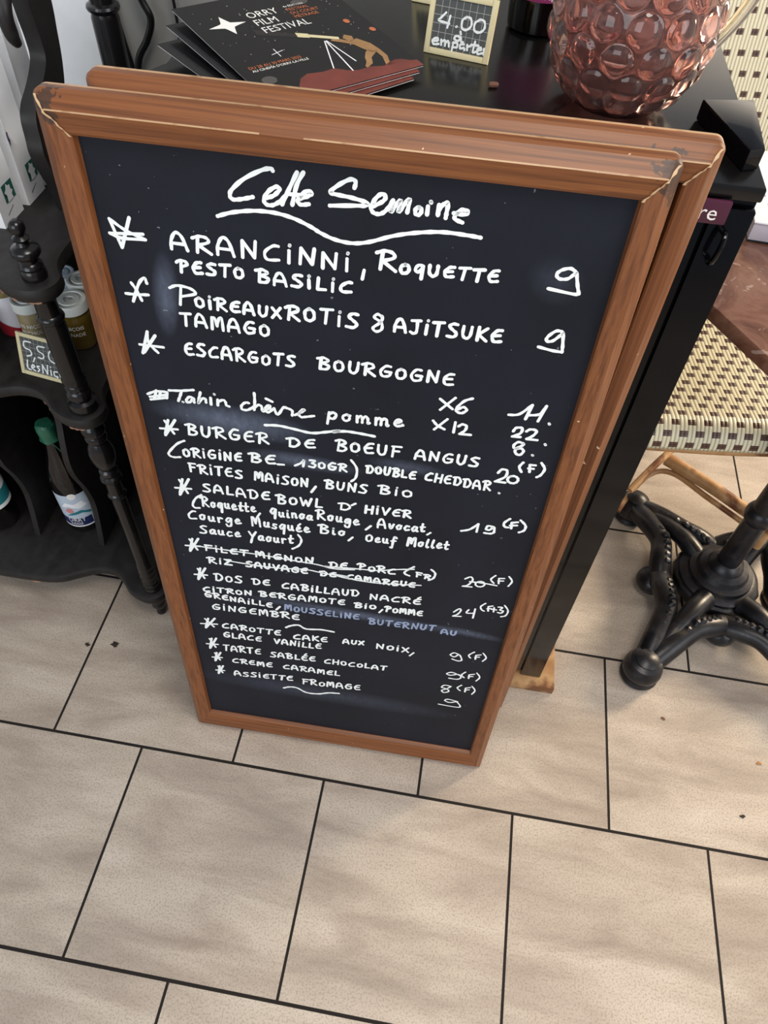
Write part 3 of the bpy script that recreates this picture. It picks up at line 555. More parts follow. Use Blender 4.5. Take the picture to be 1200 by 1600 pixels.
('menu3',[[(.0873,.9695),(.1040,.9716),(.1223,.9758)],[(.1052,.9709),(.1012,.9610),(.0980,.9533)],[(.1043,.9528),(.1048,.9526)],[(.1203,.9611),(.1155,.9634),(.1104,.9579),(.1103,.9532),(.1156,.9550),(.1204,.9620),(.1206,.9543)],[(.1316,.9736),(.1288,.9640),(.1265,.9543),(.1318,.9620),(.1371,.9638),(.1376,.9571)],[(.1451,.9667),(.1444,.9548)],[(.1509,.9738),(.1511,.9732)],[(.1550,.9652),(.1539,.9551)],[(.1545,.9605),(.1614,.9656),(.1652,.9638),(.1661,.9577),(.1700,.9559)],[(.1979,.9661),(.1929,.9659),(.1873,.9597),(.1880,.9536),(.1956,.9539),(.2043,.9610)],[(.2068,.9844),(.2065,.9706),(.2046,.9554)],[(.2052,.9596),(.2116,.9653),(.2155,.9628),(.2165,.9552),(.2212,.9582)],[(.2212,.9582),(.2270,.9632),(.2263,.9671),(.2215,.9632),(.2206,.9568),(.2248,.9550),(.2328,.9632)],[(.2224,.9778),(.2309,.9740)],[(.2328,.9632),(.2373,.9530),(.2455,.9663),(.2493,.9675)],[(.2480,.9667),(.2529,.9660),(.2578,.9631),(.2575,.9549)],[(.2613,.9565),(.2703,.9627),(.2749,.9678),(.2711,.9666),(.2669,.9590),(.2701,.9545),(.2764,.9559),(.2877,.9594)]]),
]

def write_word(mb, s, x0, y0, x1, y1, h, hw, xf, rnd):
    gap = .30
    tot = sum(GL[c][0] for c in s)+gap*(len(s)-1) if len(s) > 1 else GL[s][0]
    kx = (x1-x0)/tot; x = 0; ang = (y1-y0)/max(1e-6, x1-x0)
    for c in s:
        wd, st = GL[c]; jy = rnd.uniform(-.05, .05)*h; hh = h*rnd.uniform(.94, 1.06); sl_ = rnd.uniform(-.02, .08)
        for p in st:
            stroke(mb, [(x0+(x+a)*kx+b*h*sl_, y0+ang*(x+a)*kx+jy+b*hh) for a, b in p], hw*rnd.uniform(.92, 1.1), xf, 5)
        x += wd+gap
hx = lambda u, v: bd(u, v, .0036)
rnd = random.Random(3)
def chalk(nm, strokes, hw, mat='chalk'):
    mb = MB(); mb.recalc = False; mb.nrm = NN
    for p in strokes: stroke(mb, p, hw, hx)
    return link(nm, mb, mat, board, sharp=None)
for ln, s_, u0, v0, u1, v1, h in WORDS:
    mb = MB(); mb.recalc = False; mb.nrm = NN
    write_word(mb, s_, u0, v0, u1, v1, h*(1 if ln < 6 else .93 if ln < 13 else .70 if ln in (16, 17) else .82), .0020 if ln < 6 else .0019, hx, rnd)
    o = link('menu_word', mb, 'chalk_grey' if ln == 18 else 'chalk', board, sharp=None)
    if ln == 18: tag(o, 'half rubbed-out greyish word on the menu')
for nm, ss in STROKES:
    if nm == 'menu3':
        chalk('menu_word', ss[:9], .0020); chalk('menu_word', ss[9:], .0020)
    elif nm == 'marks':
        for p in ss: chalk('punctuation_mark', [p], .0019)
    else: chalk(nm, ss, {'chalk_heading': .0023, 'chalk_underline': .0023, 'chalk_strikethrough': .0014, 'chalk_price': .0020 if ss[0][0][1] > .7 else .00155}.get(nm, .0020))

# ------------------------------------------------------------------ black cabinet, block and what stands on it
ZT = 1.262
cab = thing('cabinet', 'tall black lacquered cabinet standing behind the chalkboard', 'cabinet', (.72, .64, .03))
link('carcass', MB().box(.352, 1.092, .330, .955, .033, ZT-.018, .004), 'black_gloss', cab)
link('top_panel', MB().box(.350, 1.090, .312, .96, ZT-.018, ZT, .003), 'black_satin', cab)
link('door', MB().box(.36, 1.040, .316, .331, .06, ZT-.045, .004), 'black_gloss', cab)
link('door_stile', MB().box(1.046, 1.092, .318, .331, .033, ZT-.03, .003), 'black_gloss', cab)
link('door_moulding', MB().box(1.020, 1.026, .311, .318, .06, ZT-.06, .002), 'black_gloss', cab)
mb = MB(); mb.tube([(1.064, .318, 1.205), (1.064, .300, 1.207), (1.062, .294, 1.19), (1.060, .300, 1.172), (1.060, .318, 1.17)], .0035, 10, 6)
link('door_handle', mb, 'black_gloss', cab)
mb = MB(); mb.box(.982, 1.059, .305, .310, 1.217, 1.246, .002)
pl = tag(link('plaque', mb, 'plaque', cab), 'burgundy plaque with white lettering')
mb = MB(); mb.recalc = False; text_mb(mb, 'Bière', .026, lambda x, y: (.992+x, .3045, 1.2225+y)); link('plaque_lettering', mb, 'print_white', pl, sharp=None)
blk = link('wood_block', MB().box(1.02, 1.129, .297, .42, 0, .031, .003), 'rattan', None, (1.07, .34, 0))
tag(blk, 'pale wooden block wedged under the black cabinet on the tiled floor', 'block')
blk = link('wood_block', MB().box(.37, .47, .33, .42, 0, .031, .003), 'rattan', None, (.42, .37, 0))
tag(blk, 'pale wooden block under the far left corner of the black cabinet', 'block')
mb = MB(); mb.prism([(1.027, .467), (1.0905, .482), (1.0835, .352), (1.0655, .343)], ZT, ZT+.025, .0025)
tag(link('wedge_box', mb, 'black_gloss', None, (1.07, .41, ZT)), 'small flat black tapered box on the right end of the cabinet top', 'box')
mb = MB(); mb.lathe([(.002, -.006), (.0032, -.005), (.0036, 0), (.003, .005), (.0012, .0066)], (.773, .494, ZT+.0036), 8, (1, .2, 0))
tag(link('crumb', mb, 'crumb', None, (.773, .494, ZT)), 'tiny brown crumb on the black cabinet top in front of the price slate', 'crumb')

# pink bubble-glass pitcher
pc = (.926, .492, ZT)
jug = thing('glass_pitcher', 'pink bubble-glass pitcher on the black cabinet top', 'pitcher', pc)
def jprof(z):
    pts = [(0, .048), (.006, .056), (.02, .071), (.045, .0865), (.075, .0945), (.105, .0955), (.14, .090), (.175, .079), (.205, .066), (.23, .060), (.25, .064)]
    for (a, ra), (b, rb) in zip(pts, pts[1:]):
        if z <= b: t_ = (z-a)/(b-a); t_ = t_; return ra*(1-t_)+rb*t_
    return pts[-1][1]
cents = []
for i, z in enumerate((.020, .046, .077, .110, .143, .174)):
    n = 14 if 0 < i < 5 else 12
    for k in range(n): cents.append((2*PI*(k+.5*(i % 2))/n, z, jprof(z)))
def bump_(a, z):
    best = 0
    for ca, cz, cr in cents:
        if abs(z-cz) > .018: continue
        da = (a-ca+PI) % (2*PI)-PI; d = math.hypot(da*cr, z-cz)/.0168
        if d < 1: best = max(best, math.sqrt(1-d*d))
    return best*.0055
mb = MB(); prof = [(.002, 0), (.03, 0)]+[(jprof(z*.25/96), z*.25/96) for z in range(0, 97)]
prof += [(.0605, .252)]+[(jprof(z*.25/24)-.0045, z*.25/24) for z in range(24, 0, -1)]+[(.04, .006), (.002, .006)]
seg = 240
c0 = Vector(pc); rings = []
for j, (r, z) in enumerate(prof):
    outer = 2 <= j < 99; rings.append([mb.v(c0+Vector(((r+(bump_(2*PI*i/seg, z) if outer else 0))*math.cos(2*PI*i/seg), (r+(bump_(2*PI*i/seg, z) if outer else 0))*math.sin(2*PI*i/seg), z))) for i in range(seg)])
for a, b in zip(rings, rings[1:]):
    for i in range(seg): mb.f([a[i], a[(i+1) % seg], b[(i+1) % seg], b[i]])
mb.f(rings[0][::-1]); mb.f(rings[-1])
link('pitcher_body', mb, 'pink_glass', jug, sharp=None)
mb = MB(); mb.tube([(pc[0]+.078, pc[1]+.03, ZT+.045), (pc[0]+.105, pc[1]+.036, ZT+.062), (pc[0]+.135, pc[1]+.045, ZT+.12), (pc[0]+.125, pc[1]+.045, ZT+.19), (pc[0]+.055, pc[1]+.02, ZT+.215)], [.007, .0075, .008, .0085, .009], 14, 8)
tag(link('pitcher_handle', mb, 'clear_glass', jug), 'clear glass handle')

# bottle behind, burgundy label
bp = (.822, .722, ZT)
bt = thing('bottle', 'dark bottle with magenta label on the cabinet top beside the pink pitcher', 'bottle', bp)
link('bottle_glass', MB().lathe([(.040, 0), (.045, .004), (.046, .02), (.046, .17), (.042, .2), (.02, .24), (.0155, .26), (.015, .31), (.017, .312), (.017, .322)], bp, 40), 'dark_glass', bt)
mb = MB(); mb.lathe([(.0464, .044), (.0464, .145)], bp, 48, cap=False); lb = link('bottle_label', mb, 'magenta', bt)
mb = MB(); mb.recalc = False
def cyl(c, r, a0): return lambda x, y: (c[0]+r*math.cos(a0+x/r), c[1]+r*math.sin(a0+x/r), c[2]+y)
text_mb(mb, 'www.brasserie-ogus.fr', .0085, cyl((bp[0], bp[1], bp[2]+.048), .0468, math.radians(212))); link('label_lettering', mb, 'print_white', lb, sharp=None)
link('bottle_cap', MB().lathe([(.017, .321), (.018, .323), (.017, .336), (.012, .339)], bp, 24), 'magenta', bt)

# little slate price tags
def slate_tag(label, p0, ex, up, w_, h_, nrm, grid_n, writes, fr=.0075, name='price_tag', group=None):
    """p0 lower-left corner; ex, up, nrm unit vectors"""
    ex, up, nrm, p0 = Vector(ex).normalized(), Vector(up).normalized(), Vector(nrm).normalized(), Vector(p0)
    mid = p0+ex*w_/2
    tg = thing(name, label, 'price tag', mid, group)
    xf = lambda x, y, z: p0+ex*x+up*y+nrm*z
    for (x0, x1, y0, y1) in ((0, fr, 0, h_), (w_-fr, w_, 0, h_), (fr, w_-fr, 0, fr), (fr, w_-fr, h_-fr, h_)):
        mb = MB(); mb.prism([(x0, y0), (x1, y0), (x1, y1), (x0, y1)], -.004, .002, .0012, xf); link('tag_frame', mb, 'cream_frame', tg)
    mb = MB(); mb.prism([(fr*.8, fr*.8), (w_-fr*.8, fr*.8), (w_-fr*.8, h_-fr*.8), (fr*.8, h_-fr*.8)], -.003, 0, 0, xf); face = link('tag_slate', mb, 'tag_slate', tg)
    mb = MB(); mb.recalc = False; n = grid_n
    st = (w_-2*fr)/n
    for i in range(1, n): stroke(mb, [(fr+i*st, fr), (fr+i*st, h_-fr)], .0003, lambda x, y: xf(x, y, .0004))
    y = h_-fr-st
    while y > fr: stroke(mb, [(fr, y), (w_-fr, y)], .0003, lambda x, y: xf(x, y, .0004)); y -= st
    link('ruled_grid', mb, 'print_line', tg, sharp=None)
    mb = MB(); mb.recalc = False
    mb.nrm = nrm
    for p in writes: stroke(mb, [(a*w_, b*h_) for a, b in p], .0014, lambda x, y: xf(x, y, .0008))
    link('tag_writing', mb, 'chalk', tg, sharp=None)
    mb = MB(); mb.prism([(w_*.35, 0), (w_*.65, 0), (w_*.65, h_*.55), (w_*.35, h_*.55)], -.007, -.004, .001, xf)
    b0 = xf(w_*.5, 0, -.006); b1 = xf(w_*.5, h_*.55, -.006)
    link('tag_back', mb, 'cream_frame', tg)
    return tg
M['tag_slate'] = plain('small_tag_slate', '4a4d4d', .55, 0, .4, .12); M['print_line'] = plain('ruled_grid_line', 'a7aaa6', .6)
# hand lettering on the 4.00 tag (fractions of width and height)
W400 = [[(.26, .93), (.19, .80), (.17, .74), (.33, .72)], [(.33, .88), (.31, .63)], [(.44, .68), (.45, .69)], [(.58, .92), (.52, .84), (.53, .68), (.6, .66), (.66, .76), (.64, .9), (.57, .92)], [(.78, .92), (.71, .83), (.72, .68), (.8, .66), (.86, .76), (.84, .9), (.77, .92)],
 [(.52, .60), (.53, .55)], [(.53, .49), (.47, .5), (.44, .44), (.5, .4), (.54, .48)], [(.54, .48), (.55, .4), (.58, .4)],
 [(.13, .3), (.2, .33), (.18, .38), (.12, .32), (.14, .24), (.22, .26)], [(.25, .36), (.26, .25)], [(.26, .32), (.31, .36), (.32, .25)], [(.32, .31), (.36, .36), (.38, .25)], [(.44, .36), (.43, .12)], [(.43, .34), (.49, .36), (.5, .27), (.43, .25)], [(.6, .36), (.55, .34), (.55, .26), (.61, .28), (.62, .24)], [(.65, .36), (.66, .25)], [(.66, .32), (.71, .36)], [(.76, .46), (.75, .24), (.79, .25)], [(.71, .38), (.82, .39)], [(.82, .29), (.87, .32), (.85, .36), (.81, .3), (.83, .22), (.89, .25)], [(.91, .35), (.92, .22)], [(.92, .3), (.97, .34)]]
W400 = [[(a, -.02+.75*b) for a, b in p_] for p_ in W400]
p0 = Vector((.671, .585, ZT)); ex = Vector((.088, -.021, 0)).normalized(); bk = Vector((.021, .088, 0)).normalized()
slate_tag('little framed slate price tag reading 4.00 à emporter on the cabinet top', p0, ex, Vector((0, 0, 1))*.97+bk*.24, .092, .072, ex.cross(Vector((0, 0, 1))*.97+bk*.24), 8, W400)
p1 = Vector((.628, .775, ZT))
slate_tag('little pale-framed slate tag mostly hidden behind the 4.00 price tag', p1, ex, Vector((0, 0, 1))*.97+bk*.24, .06, .07, ex.cross(Vector((0, 0, 1))*.97+bk*.24), 6, [])

# festival brochures, fanned and resting on one another with their far ends raised
def brochure(label, ang, drop, rise, full, shift=(0, 0)):
    A, B, Cc = Vector((.352, .500, .045)), Vector((.526, .338, .013)), Vector((.681, .503, .012))
    A.z = rise; piv = Cc.copy()
    def tr(p):
        d = p-piv; ca, sa = math.cos(ang), math.sin(ang)
        return Vector((piv.x+d.x*ca-d.y*sa+shift[0], piv.y+d.x*sa+d.y*ca+shift[1], ZT+max(.0006, p.z-drop)))
    A, B, Cc = tr(A), tr(B), tr(Cc)
    eu, ev = Cc-B, A-B; wu, wv = eu.length, ev.length; eu.normalize(); ev.normalize(); nn = eu.cross(ev).normalized()
    def xf(u, v, h=0): return B+eu*u+ev*v+nn*h
    ctr = B+eu*wu/2+ev*wv/2
    br = thing('brochure', label, 'brochure', ctr, 'film festival brochures')
    rect = lambda i: [(i, i), (wu-i, i), (wu-i, wv-i), (i, wv-i)]
    mb = MB(); mb.prism(rect(.0006), 0, .0012, 0, xf); link('brochure_pages', mb, 'paper', br)
    mb = MB(); mb.prism(rect(0), .0012, .0018, 0, xf); cov = link('brochure_cover', mb, 'cover', br)
    H = .0021
    def flat(name, polys, mat, h=H):
        mb = MB(); mb.recalc = False
        for p in polys: mb.f([mb.v(xf(x*wu, y*wv, h)) for x, y in p])
        return link(name, mb, mat, cov, sharp=None)
    rd_ = random.Random(5)
    top = [(.16, .02), (.22, .09), (.27, .15), (.33, .176), (.42, .16), (.5, .165), (.56, .12), (.62, .10), (.70, .105), (.78, .08), (.83, .10), (.88, .11), (.92, .10), (.96, .07), (1, .06)]
    for a, b in zip(top, top[1:]): pass
    flat('printed_ground', [[(a[0], .002), (b[0], .002), b, a] for a, b in zip(top, top[1:])], 'print_red')
    if full:
        st_ = []
        for i in range(16):
            a = 2*PI*i/16; r = (1, .47, .36, .47)[i % 4]
            st_.append((.2+r*.118*math.cos(a), .742+r*.095*math.sin(a)))
        c_ = (.2, .742); flat('printed_star', [[c_, st_[i], st_[(i+1) % 16]] for i in range(16)], 'print_white')
        T_ = lambda x0, y0: (lambda x, y: xf(x0*wu+x, y0*wv+y, H))
        mb = MB(); mb.recalc = False
        for y_, s_ in ((.762, 'ORRY'), (.68, 'FILM'), (.598, 'FESTIVAL')): text_mb(mb, s_, .0205, T_(.352, y_), sx=.86)
        link('printed_title', mb, 'print_white', cov, sharp=None)
        mb = MB(); mb.recalc = False; text_mb(mb, '4e ÉDITION', .006, T_(.61, .80)); link('printed_edition', mb, 'print_white', cov, sharp=None)
        mb = MB(); mb.recalc = False; text_mb(mb, "AU CINÉMA D'ORRY-LA-VILLE", .0066, T_(.07, .290), sx=.92)
        link('printed_place', mb, 'print_white', cov, sharp=None)
        mb = MB(); mb.recalc = False
        for y_, s_ in ((.758, 'FESTIVAL'), (.718, 'DU COURT'), (.678, 'MÉTRAGE')): text_mb(mb, s_, .0095, T_(.61, y_), sx=.9)
        link('printed_subtitle', mb, 'print_orange', cov, sharp=None); mb = MB(); mb.recalc = False
        text_mb(mb, 'DU 28 AU 30 MARS 2025', .0082, T_(.066, .318), sx=.86)
        link('printed_dates', mb, 'print_orange', cov, sharp=None)
        flat('printed_telescope', [[(.50, .50), (.56, .47), (.575, .51), (.51, .545)], [(.56, .478), (.71, .395), (.72, .42), (.57, .505)]], 'cream_frame')
        flat('printed_beam', [[(.30, .60), (.5, .50), (.51, .535), (.30, .66)]], 'print_beam', .0019)
        mb = MB(); mb.recalc = False
        for p in ([(.617, .41), (.494, .156)], [(.625, .41), (.585, .106)], [(.63, .41), (.66, .18)]): stroke(mb, [(a*wu, b*wv) for a, b in p], .0008, lambda x, y: xf(x, y, H))
        link('printed_tripod', mb, 'paper', cov, sharp=None)
        body = [[(.735, .40), (.765, .43), (.80, .40), (.785, .36), (.75, .36)], [(.765, .365), (.81, .37), (.855, .30), (.865, .23), (.81, .21), (.775, .27), (.755, .32)],
            [(.80, .25), (.83, .215), (.765, .175), (.735, .125), (.68, .10), (.675, .115), (.71, .15), (.73, .19), (.77, .235)],
            [(.83, .235), (.865, .235), (.865, .16), (.835, .10), (.86, .08), (.81, .072), (.80, .09), (.83, .16)],
            [(.77, .345), (.76, .315), (.71, .36), (.655, .40), (.665, .415), (.72, .395)]]
        flat('printed_figure', body, 'print_tan')
        flat('printed_moon', [[(x+.02*math.cos(i*.6), y+.022*math.sin(i*.6)) for i in range(10)] for x, y in ((.873, .547), (.965, .42))], 'print_orange')
        mb = MB(); mb.recalc = False
        for i in range(50):
            x, y = rd_.uniform(.05, .95), rd_.uniform(.28, .95); r = rd_.choice((.0004, .0006, .0007))
            mb.f([mb.v(xf(x*wu+r*math.cos(k), y*wv+r*math.sin(k), H)) for k in (0, 1.6, 3.1, 4.7)])
        stroke(mb, [(.26*wu, .40*wv), (.34*wu, .418*wv)], .0005, lambda x, y: xf(x, y, H)); stroke(mb, [(.298*wu, .37*wv), (.30*wu, .445*wv)], .0005, lambda x, y: xf(x, y, H))
        link('printed_stars', mb, 'paper', cov, sharp=None)
        flat('printed_planet', [[(.737+.06*math.cos(i*.5), .826+.03*math.sin(i*.5)) for i in range(12)], [(.11+.045*math.cos(i*.5), .20+.035*math.sin(i*.5)) for i in range(12)]], 'print_grey')
    return br
brochure('black film festival brochure with white star, topmost of the fanned stack', 0, 0, .045, True)
brochure('black festival brochure with brick-red edge just beneath the topmost one', .02, .0036, .036, False, (-.003, -.012))
brochure('festival brochure third from the top of the stack, edge showing at right', .06, .0072, .027, False, (-.008, -.026))
brochure('lowest brochure of the stack, turned out furthest to the left', .27, .0112, .014, False, (-.035, -.02))

# ------------------------------------------------------------------ etagere (black turned shelf unit, left)
SX, SY = .132, .345                       # front right post
et = thing('shelf_unit', 'black turned-wood shelf unit with scalloped shelves left of the chalkboard', 'shelf unit', (-.28, .56, 0))
def outline():
    half = [(-.28, .318), (-.20, .318), (-.13, .321), (-.09, .331), (-.052, .352), (-.012, .370), (.026, .368), (.054, .350), (.074, .329), (.100, .314), (.130, .308), (.155, .317), (.168, .336), (.168, .358), (.156, .376), (.145, .40), (.142, .45), (.148, .52), (.152, .60), (.148, .68), (.142, .74), (.150, .79), (.150, .835)]
    P = catmull([Vector(p) for p in half], 3); P = [(p.x, p.y) for p in P]
    mir = [(-.56-x, y) for x, y in P[::-1]]
    return P+mir[:-1]
OUT = outline()
def shelf(z, th, nm='shelf'):
    o = link(nm, MB().prism(OUT, z-th, z, .011), 'black_wood', et)
    return o
for z in (.115, .715, .985):
    o = shelf(z, .028)
    mb = MB(); rnd = random.Random(int(z*1000))
    # bare chips along the lower arris
    pts = OUT[18:34] if z > .5 else OUT[24:32]+OUT[2:8]
    for (x, y), (x2, y2) in zip(pts, pts[1:]):
        if rnd.random() < (.75 if z > .9 else .4): mb.tube([(x, y+.0035, z-.0245), ((x+x2)/2, (y+y2)/2+.0035, z-.0250+rnd.uniform(-.0006, .0006)), (x2, y2+.0035, z-.0245)], [.0012, rnd.uniform(.0018, .0034), .0012], 6, 3)
    if len(mb.bm.verts): link('chipped_edge', mb, 'chip', o)
    else: mb.bm.free()
UPPER = [(.014, .713), (.024, .716), (.0265, .725), (.025, .735), (.018, .739), (.021, .745), (.0225, .752), (.02, .76), (.0165, .763), (.0205, .768), (.0205, .773), (.0185, .776), (.021, .781), (.021, .786), (.019, .79), (.0195, .80), (.0198, .84), (.0192, .895), (.0185, .905), (.021, .908), (.0222, .912), (.021, .916), (.0175, .919), (.0172, .945), (.0185, .949), (.022, .953), (.0215, .957), (.016, .962)]
FIN = [(.014, .983), (.0185, .985), (.0195, .99), (.0185, .998), (.0165, 1.001), (.018, 1.005), (.0165, 1.009), (.013, 1.012), (.0125, 1.017), (.018, 1.021), (.0215, 1.026), (.0215, 1.031), (.019, 1.035), (.010, 1.039), (.0075, 1.044), (.0115, 1.047), (.0125, 1.050), (.009, 1.053), (.006, 1.055), (.009, 1.058), (.0115, 1.063), (.0118, 1.067), (.0105, 1.072), (.0065, 1.0765), (.001, 1.078)]
LOWER = [(.014, .115), (.021, .117), (.0215, .124), (.019, .129), (.0205, .135), (.0205, .142), (.0185, .147), (.02, .153), (.02, .160), (.0182, .165), (.0195, .171), (.0195, .178), (.0178, .183), (.019, .189), (.019, .196), (.0172, .201), (.0182, .207), (.0182, .214), (.0165, .219), (.017, .228), (.0155, .233), (.0158, .30), (.0152, .42), (.015, .465), (.018, .469), (.0195, .473), (.018, .477), (.0152, .48), (.0152, .515), (.019, .519), (.0215, .524), (.0205, .53), (.016, .534), (.0185, .541), (.0185, .548), (.0145, .553), (.016, .560), (.0215, .572), (.0245, .588), (.0245, .602), (.021, .618), (.0155, .628), (.0175, .632), (.0205, .637), (.0205, .643), (.0175, .648), (.0215, .655), (.0225, .662), (.019, .669), (.015, .675), (.019, .682), (.019, .688)]
FOOT = [(.009, 0), (.012, .004), (.0115, .012), (.009, .02), (.0135, .03), (.0175, .04), (.0165, .05), (.0145, .055), (.0185, .062), (.0185, .07), (.015, .076), (.019, .084), (.019, .088)]
BACK_UP = [(.018, .985), (.026, .99), (.026, 1.0), (.021, 1.01), (.0225, 1.05), (.0235, 1.185), (.0215, 1.192), (.0265, 1.196), (.028, 1.200), (.0265, 1.204), (.0205, 1.207), (.020, 1.26), (.024, 1.30), (.018, 1.32), (.022, 1.36), (.012, 1.38), (.002, 1.385)]
SH = [(x, .716) for x in (0,)]
for (x, y, fr) in ((SX, SY, 1), (-.56-SX, SY, 1), (.108, .80, 0), (-.56-.108, .80, 0)):
    c = (x, y, 0)
    link('foot', MB().lathe(FOOT, c, 24), 'black_gloss_worn', et)
    link('post', MB().lathe(LOWER, c, 28), 'black_gloss_worn', et)
    link('post', MB().lathe(UPPER, c, 32), 'black_gloss_worn', et)
    link('finial' if fr else 'rear_post', MB().lathe(FIN if fr else BACK_UP, c, 32), 'black_gloss_worn', et)
# scrolled upper side bracket: an S-shaped fret standing across the shelf, with an inner scroll tail
def fret(name, x0, x1, front, rear, parent=None):
    n = len(front); F = catmull([Vector((0, a, b)) for a, b in front], 5); Rr = catmull([Vector((0, a, b)) for a, b in rear], 5)
    m_ = min(len(F), len(Rr)); mb = MB()
    def res(P): return [P[round(i*(len(P)-1)/(m_-1))] for i in range(m_)]
    F, Rr = res(F), res(Rr); q = []
    for i in range(m_): q.append([mb.v((x0, F[i].y, F[i].z)), mb.v((x1, F[i].y, F[i].z)), mb.v((x1, Rr[i].y, Rr[i].z)), mb.v((x0, Rr[i].y, Rr[i].z))])
    for a, b in zip(q, q[1:]):
        for k in range(4): mb.f([a[k], a[(k+1) % 4], b[(k+1) % 4], b[k]])
    mb.f(q[0][::-1]); mb.f(q[-1]); return link(name, mb, 'black_wood', et)
for xa in (.085, -.56-.110):
    br_ = fret('scroll_bracket', xa, xa+.025, [(.575, 1.32), (.578, 1.257), (.582, 1.226), (.581, 1.20), (.566, 1.184), (.544, 1.17), (.520, 1.157), (.507, 1.14), (.503, 1.113), (.500, 1.094), (.506, 1.068), (.52, 1.03), (.53, .986)],
        [(.64, 1.32), (.640, 1.256), (.633, 1.217), (.626, 1.184), (.613, 1.152), (.597, 1.135), (.580, 1.12), (.572, 1.10), (.570, 1.085), (.575, 1.065), (.585, 1.045), (.60, 1.02), (.61, .986)])
    mb = MB(); xb = xa+.0125
    mb.tube([(xb, .59, 1.318), (xb, .555, 1.305), (xb, .532, 1.275), (xb, .533, 1.245), (xb, .541, 1.230)], [.012, .012, .0115, .010, .006], 12, 6); link('scroll_tail', mb, 'black_wood', br_)
# S-curved bottle dividers on the bottom shelf
D1 = [(.470, .688), (.471, .60), (.471, .53), (.456, .477), (.443, .422), (.445, .374), (.461, .318), (.469, .253), (.459, .19), (.439, .115)]
D2 = [(a+.28, b) for a, b in D1]
for xd in (-.043, -.213, -.383): fret('bottle_divider', xd, xd+.014, D1, [(.80, b) for a, b in D1])
link('back_panel', MB().box(-.70, .14, .81, .825, .10, .98, 0), 'black_wood', et)

# paper bags of the top shelf: narrow gusseted pouches with printed sides
def bag(label, x1, y0, dy, h, wd, shade=True):
    z = .985; x0 = x1-wd; b = thing('paper_bag', label, 'paper bag', ((x0+x1)/2, y0+dy/2, z), 'white paper bags on the top shelf')
    mb = MB(); n = 12
    rows = []
    for k in range(n+1):
        t_ = k/n; zz = z+h*t_; g = min(1, max(0, (t_-.28)/.25))*.028; dd = dy*(1-.18*t_); ym = y0+dy/2
        rows.append([mb.v(p) for p in ((x0, ym-dd/2, zz), (x1, ym-dd/2, zz), (x1-g, ym, zz), (x1, ym+dd/2, zz), (x0, ym+dd/2, zz), (x0+g, ym, zz))])
    for a, c in zip(rows, rows[1:]):
        for i in range(6): mb.f([a[i], a[(i+1) % 6], c[(i+1) % 6], c[i]])
    mb.f(rows[0][::-1]); mb.f(rows[-1]); body = link('bag_body', mb, 'paper', b, sharp=20)
    xs = x1+.0006
    if shade:
        P = lambda a, c: (xs, y0+dy*a, z+c)
        mb = MB(); mb.recalc = False
        mb.f([mb.v(P(a, c)) for a, c in ((.38, .030), (.88, .030), (.88, .058), (.38, .058))]); lg = link('bag_logo', mb, 'green', body, sharp=None)
        mb = MB(); mb.recalc = False; xs2 = xs+.0004
        pts = [(.47, .030), (.50, .040), (.43, .046), (.53, .050), (.58, .057), (.66, .052), (.74, .052), (.73, .045), (.80, .041), (.72, .037), (.74, .030)]
        for i in range(1, len(pts)-1): mb.f([mb.v((xs2, y0+dy*a, z+c)) for a, c in (pts[0], pts[i], pts[i+1])])
        link('logo_figure', mb, 'paper', lg, sharp=None)
        mb = MB(); mb.recalc = False
        stroke(mb, [(dy*.30, .014), (dy*.62, .021)], .0006, lambda x, y: (xs, y0+x, z+y)); link('bag_code', mb, 'print_grey', body, sharp=None)
        # lavender print running up the front half of the gusset
        mb = MB(); mb.recalc = False; rn = random.Random(int(y0*1e4))
        for i in range(60):
            c_ = rn.uniform(.10, h*.93); a_ = rn.gauss(.20, .08); r = rn.uniform(.0015, .004)
            t_ = c_/h; g = min(1, max(0, (t_-.28)/.25))*.028*min(1, max(0, a_*2)); xq = x1-g+.001
            mb.f([mb.v((xq, y0+dy*a_+r*math.cos(q)*rn.uniform(.6, 1.3), z+c_+r*1.6*math.sin(q)*rn.uniform(.6, 1.3))) for q in (0, 1, 2, 3, 4, 5)])
        link('lavender_print', mb, 'purple', body, sharp=None)
    return b
bag('white paper bag nearest the shelf front, plain face forward', .030, .456, .062, .24, .15)
bag('second white paper bag with green square logo, behind the front one', .034, .531, .058, .25, .15)
bag('rearmost white paper bag, only a narrow edge showing beside the scroll', .036, .600, .06, .26, .15, False)

# jars on the middle shelf
ZS = .7155
def jar(label, x, y, r, h, lidm, content, words=None, a0=240, deco=None):
    c = (x, y, ZS); j = thing('jar', label, 'jar', c, 'jars on the middle shelf')
    link('jar_glass', MB().lathe([(r*.7, 0), (r*.9, .002), (r*.95, .008), (r*.95, h*.6), (r*.9, h*.72), (r*.8, h*.78), (r*.8, h*.86)], c, 36), content, j)
    lid = link('jar_lid', MB().lathe([(r*.96, h*.80), (r, h*.81), (r*1.0, h*.97), (r*.95, h), (r*.80, h), (r*.76, h-.002), (r*.62, h-.002), (r*.58, h), (r*.30, h), (r*.27, h-.0012), (r*.02, h-.0012)], c, 44), lidm, j)
    if words:
        mb = MB(); mb.recalc = False
        for s_, yy, sz in words: text_mb(mb, s_, sz, cyl((x, y, ZS+yy), r*.96, math.radians(a0)))
        link('jar_lettering', mb, 'print_white', j, sharp=None)
    mb = MB(); mb.recalc = False
    text_mb(mb, '23-47', .009, lambda a, b: (x-.012+a*.9, y-.003+b, ZS+h+.0008)); link('lid_stamp', mb, 'print_grey', lid, sharp=None)
    return j
M['tapenade'] = plain('olive_spread', '5c4a1e', .12, 0, .5, .4, .4); M['anchoiade'] = plain('anchovy_spread', '9a8c6a', .12, 0, .5, .3, .4)
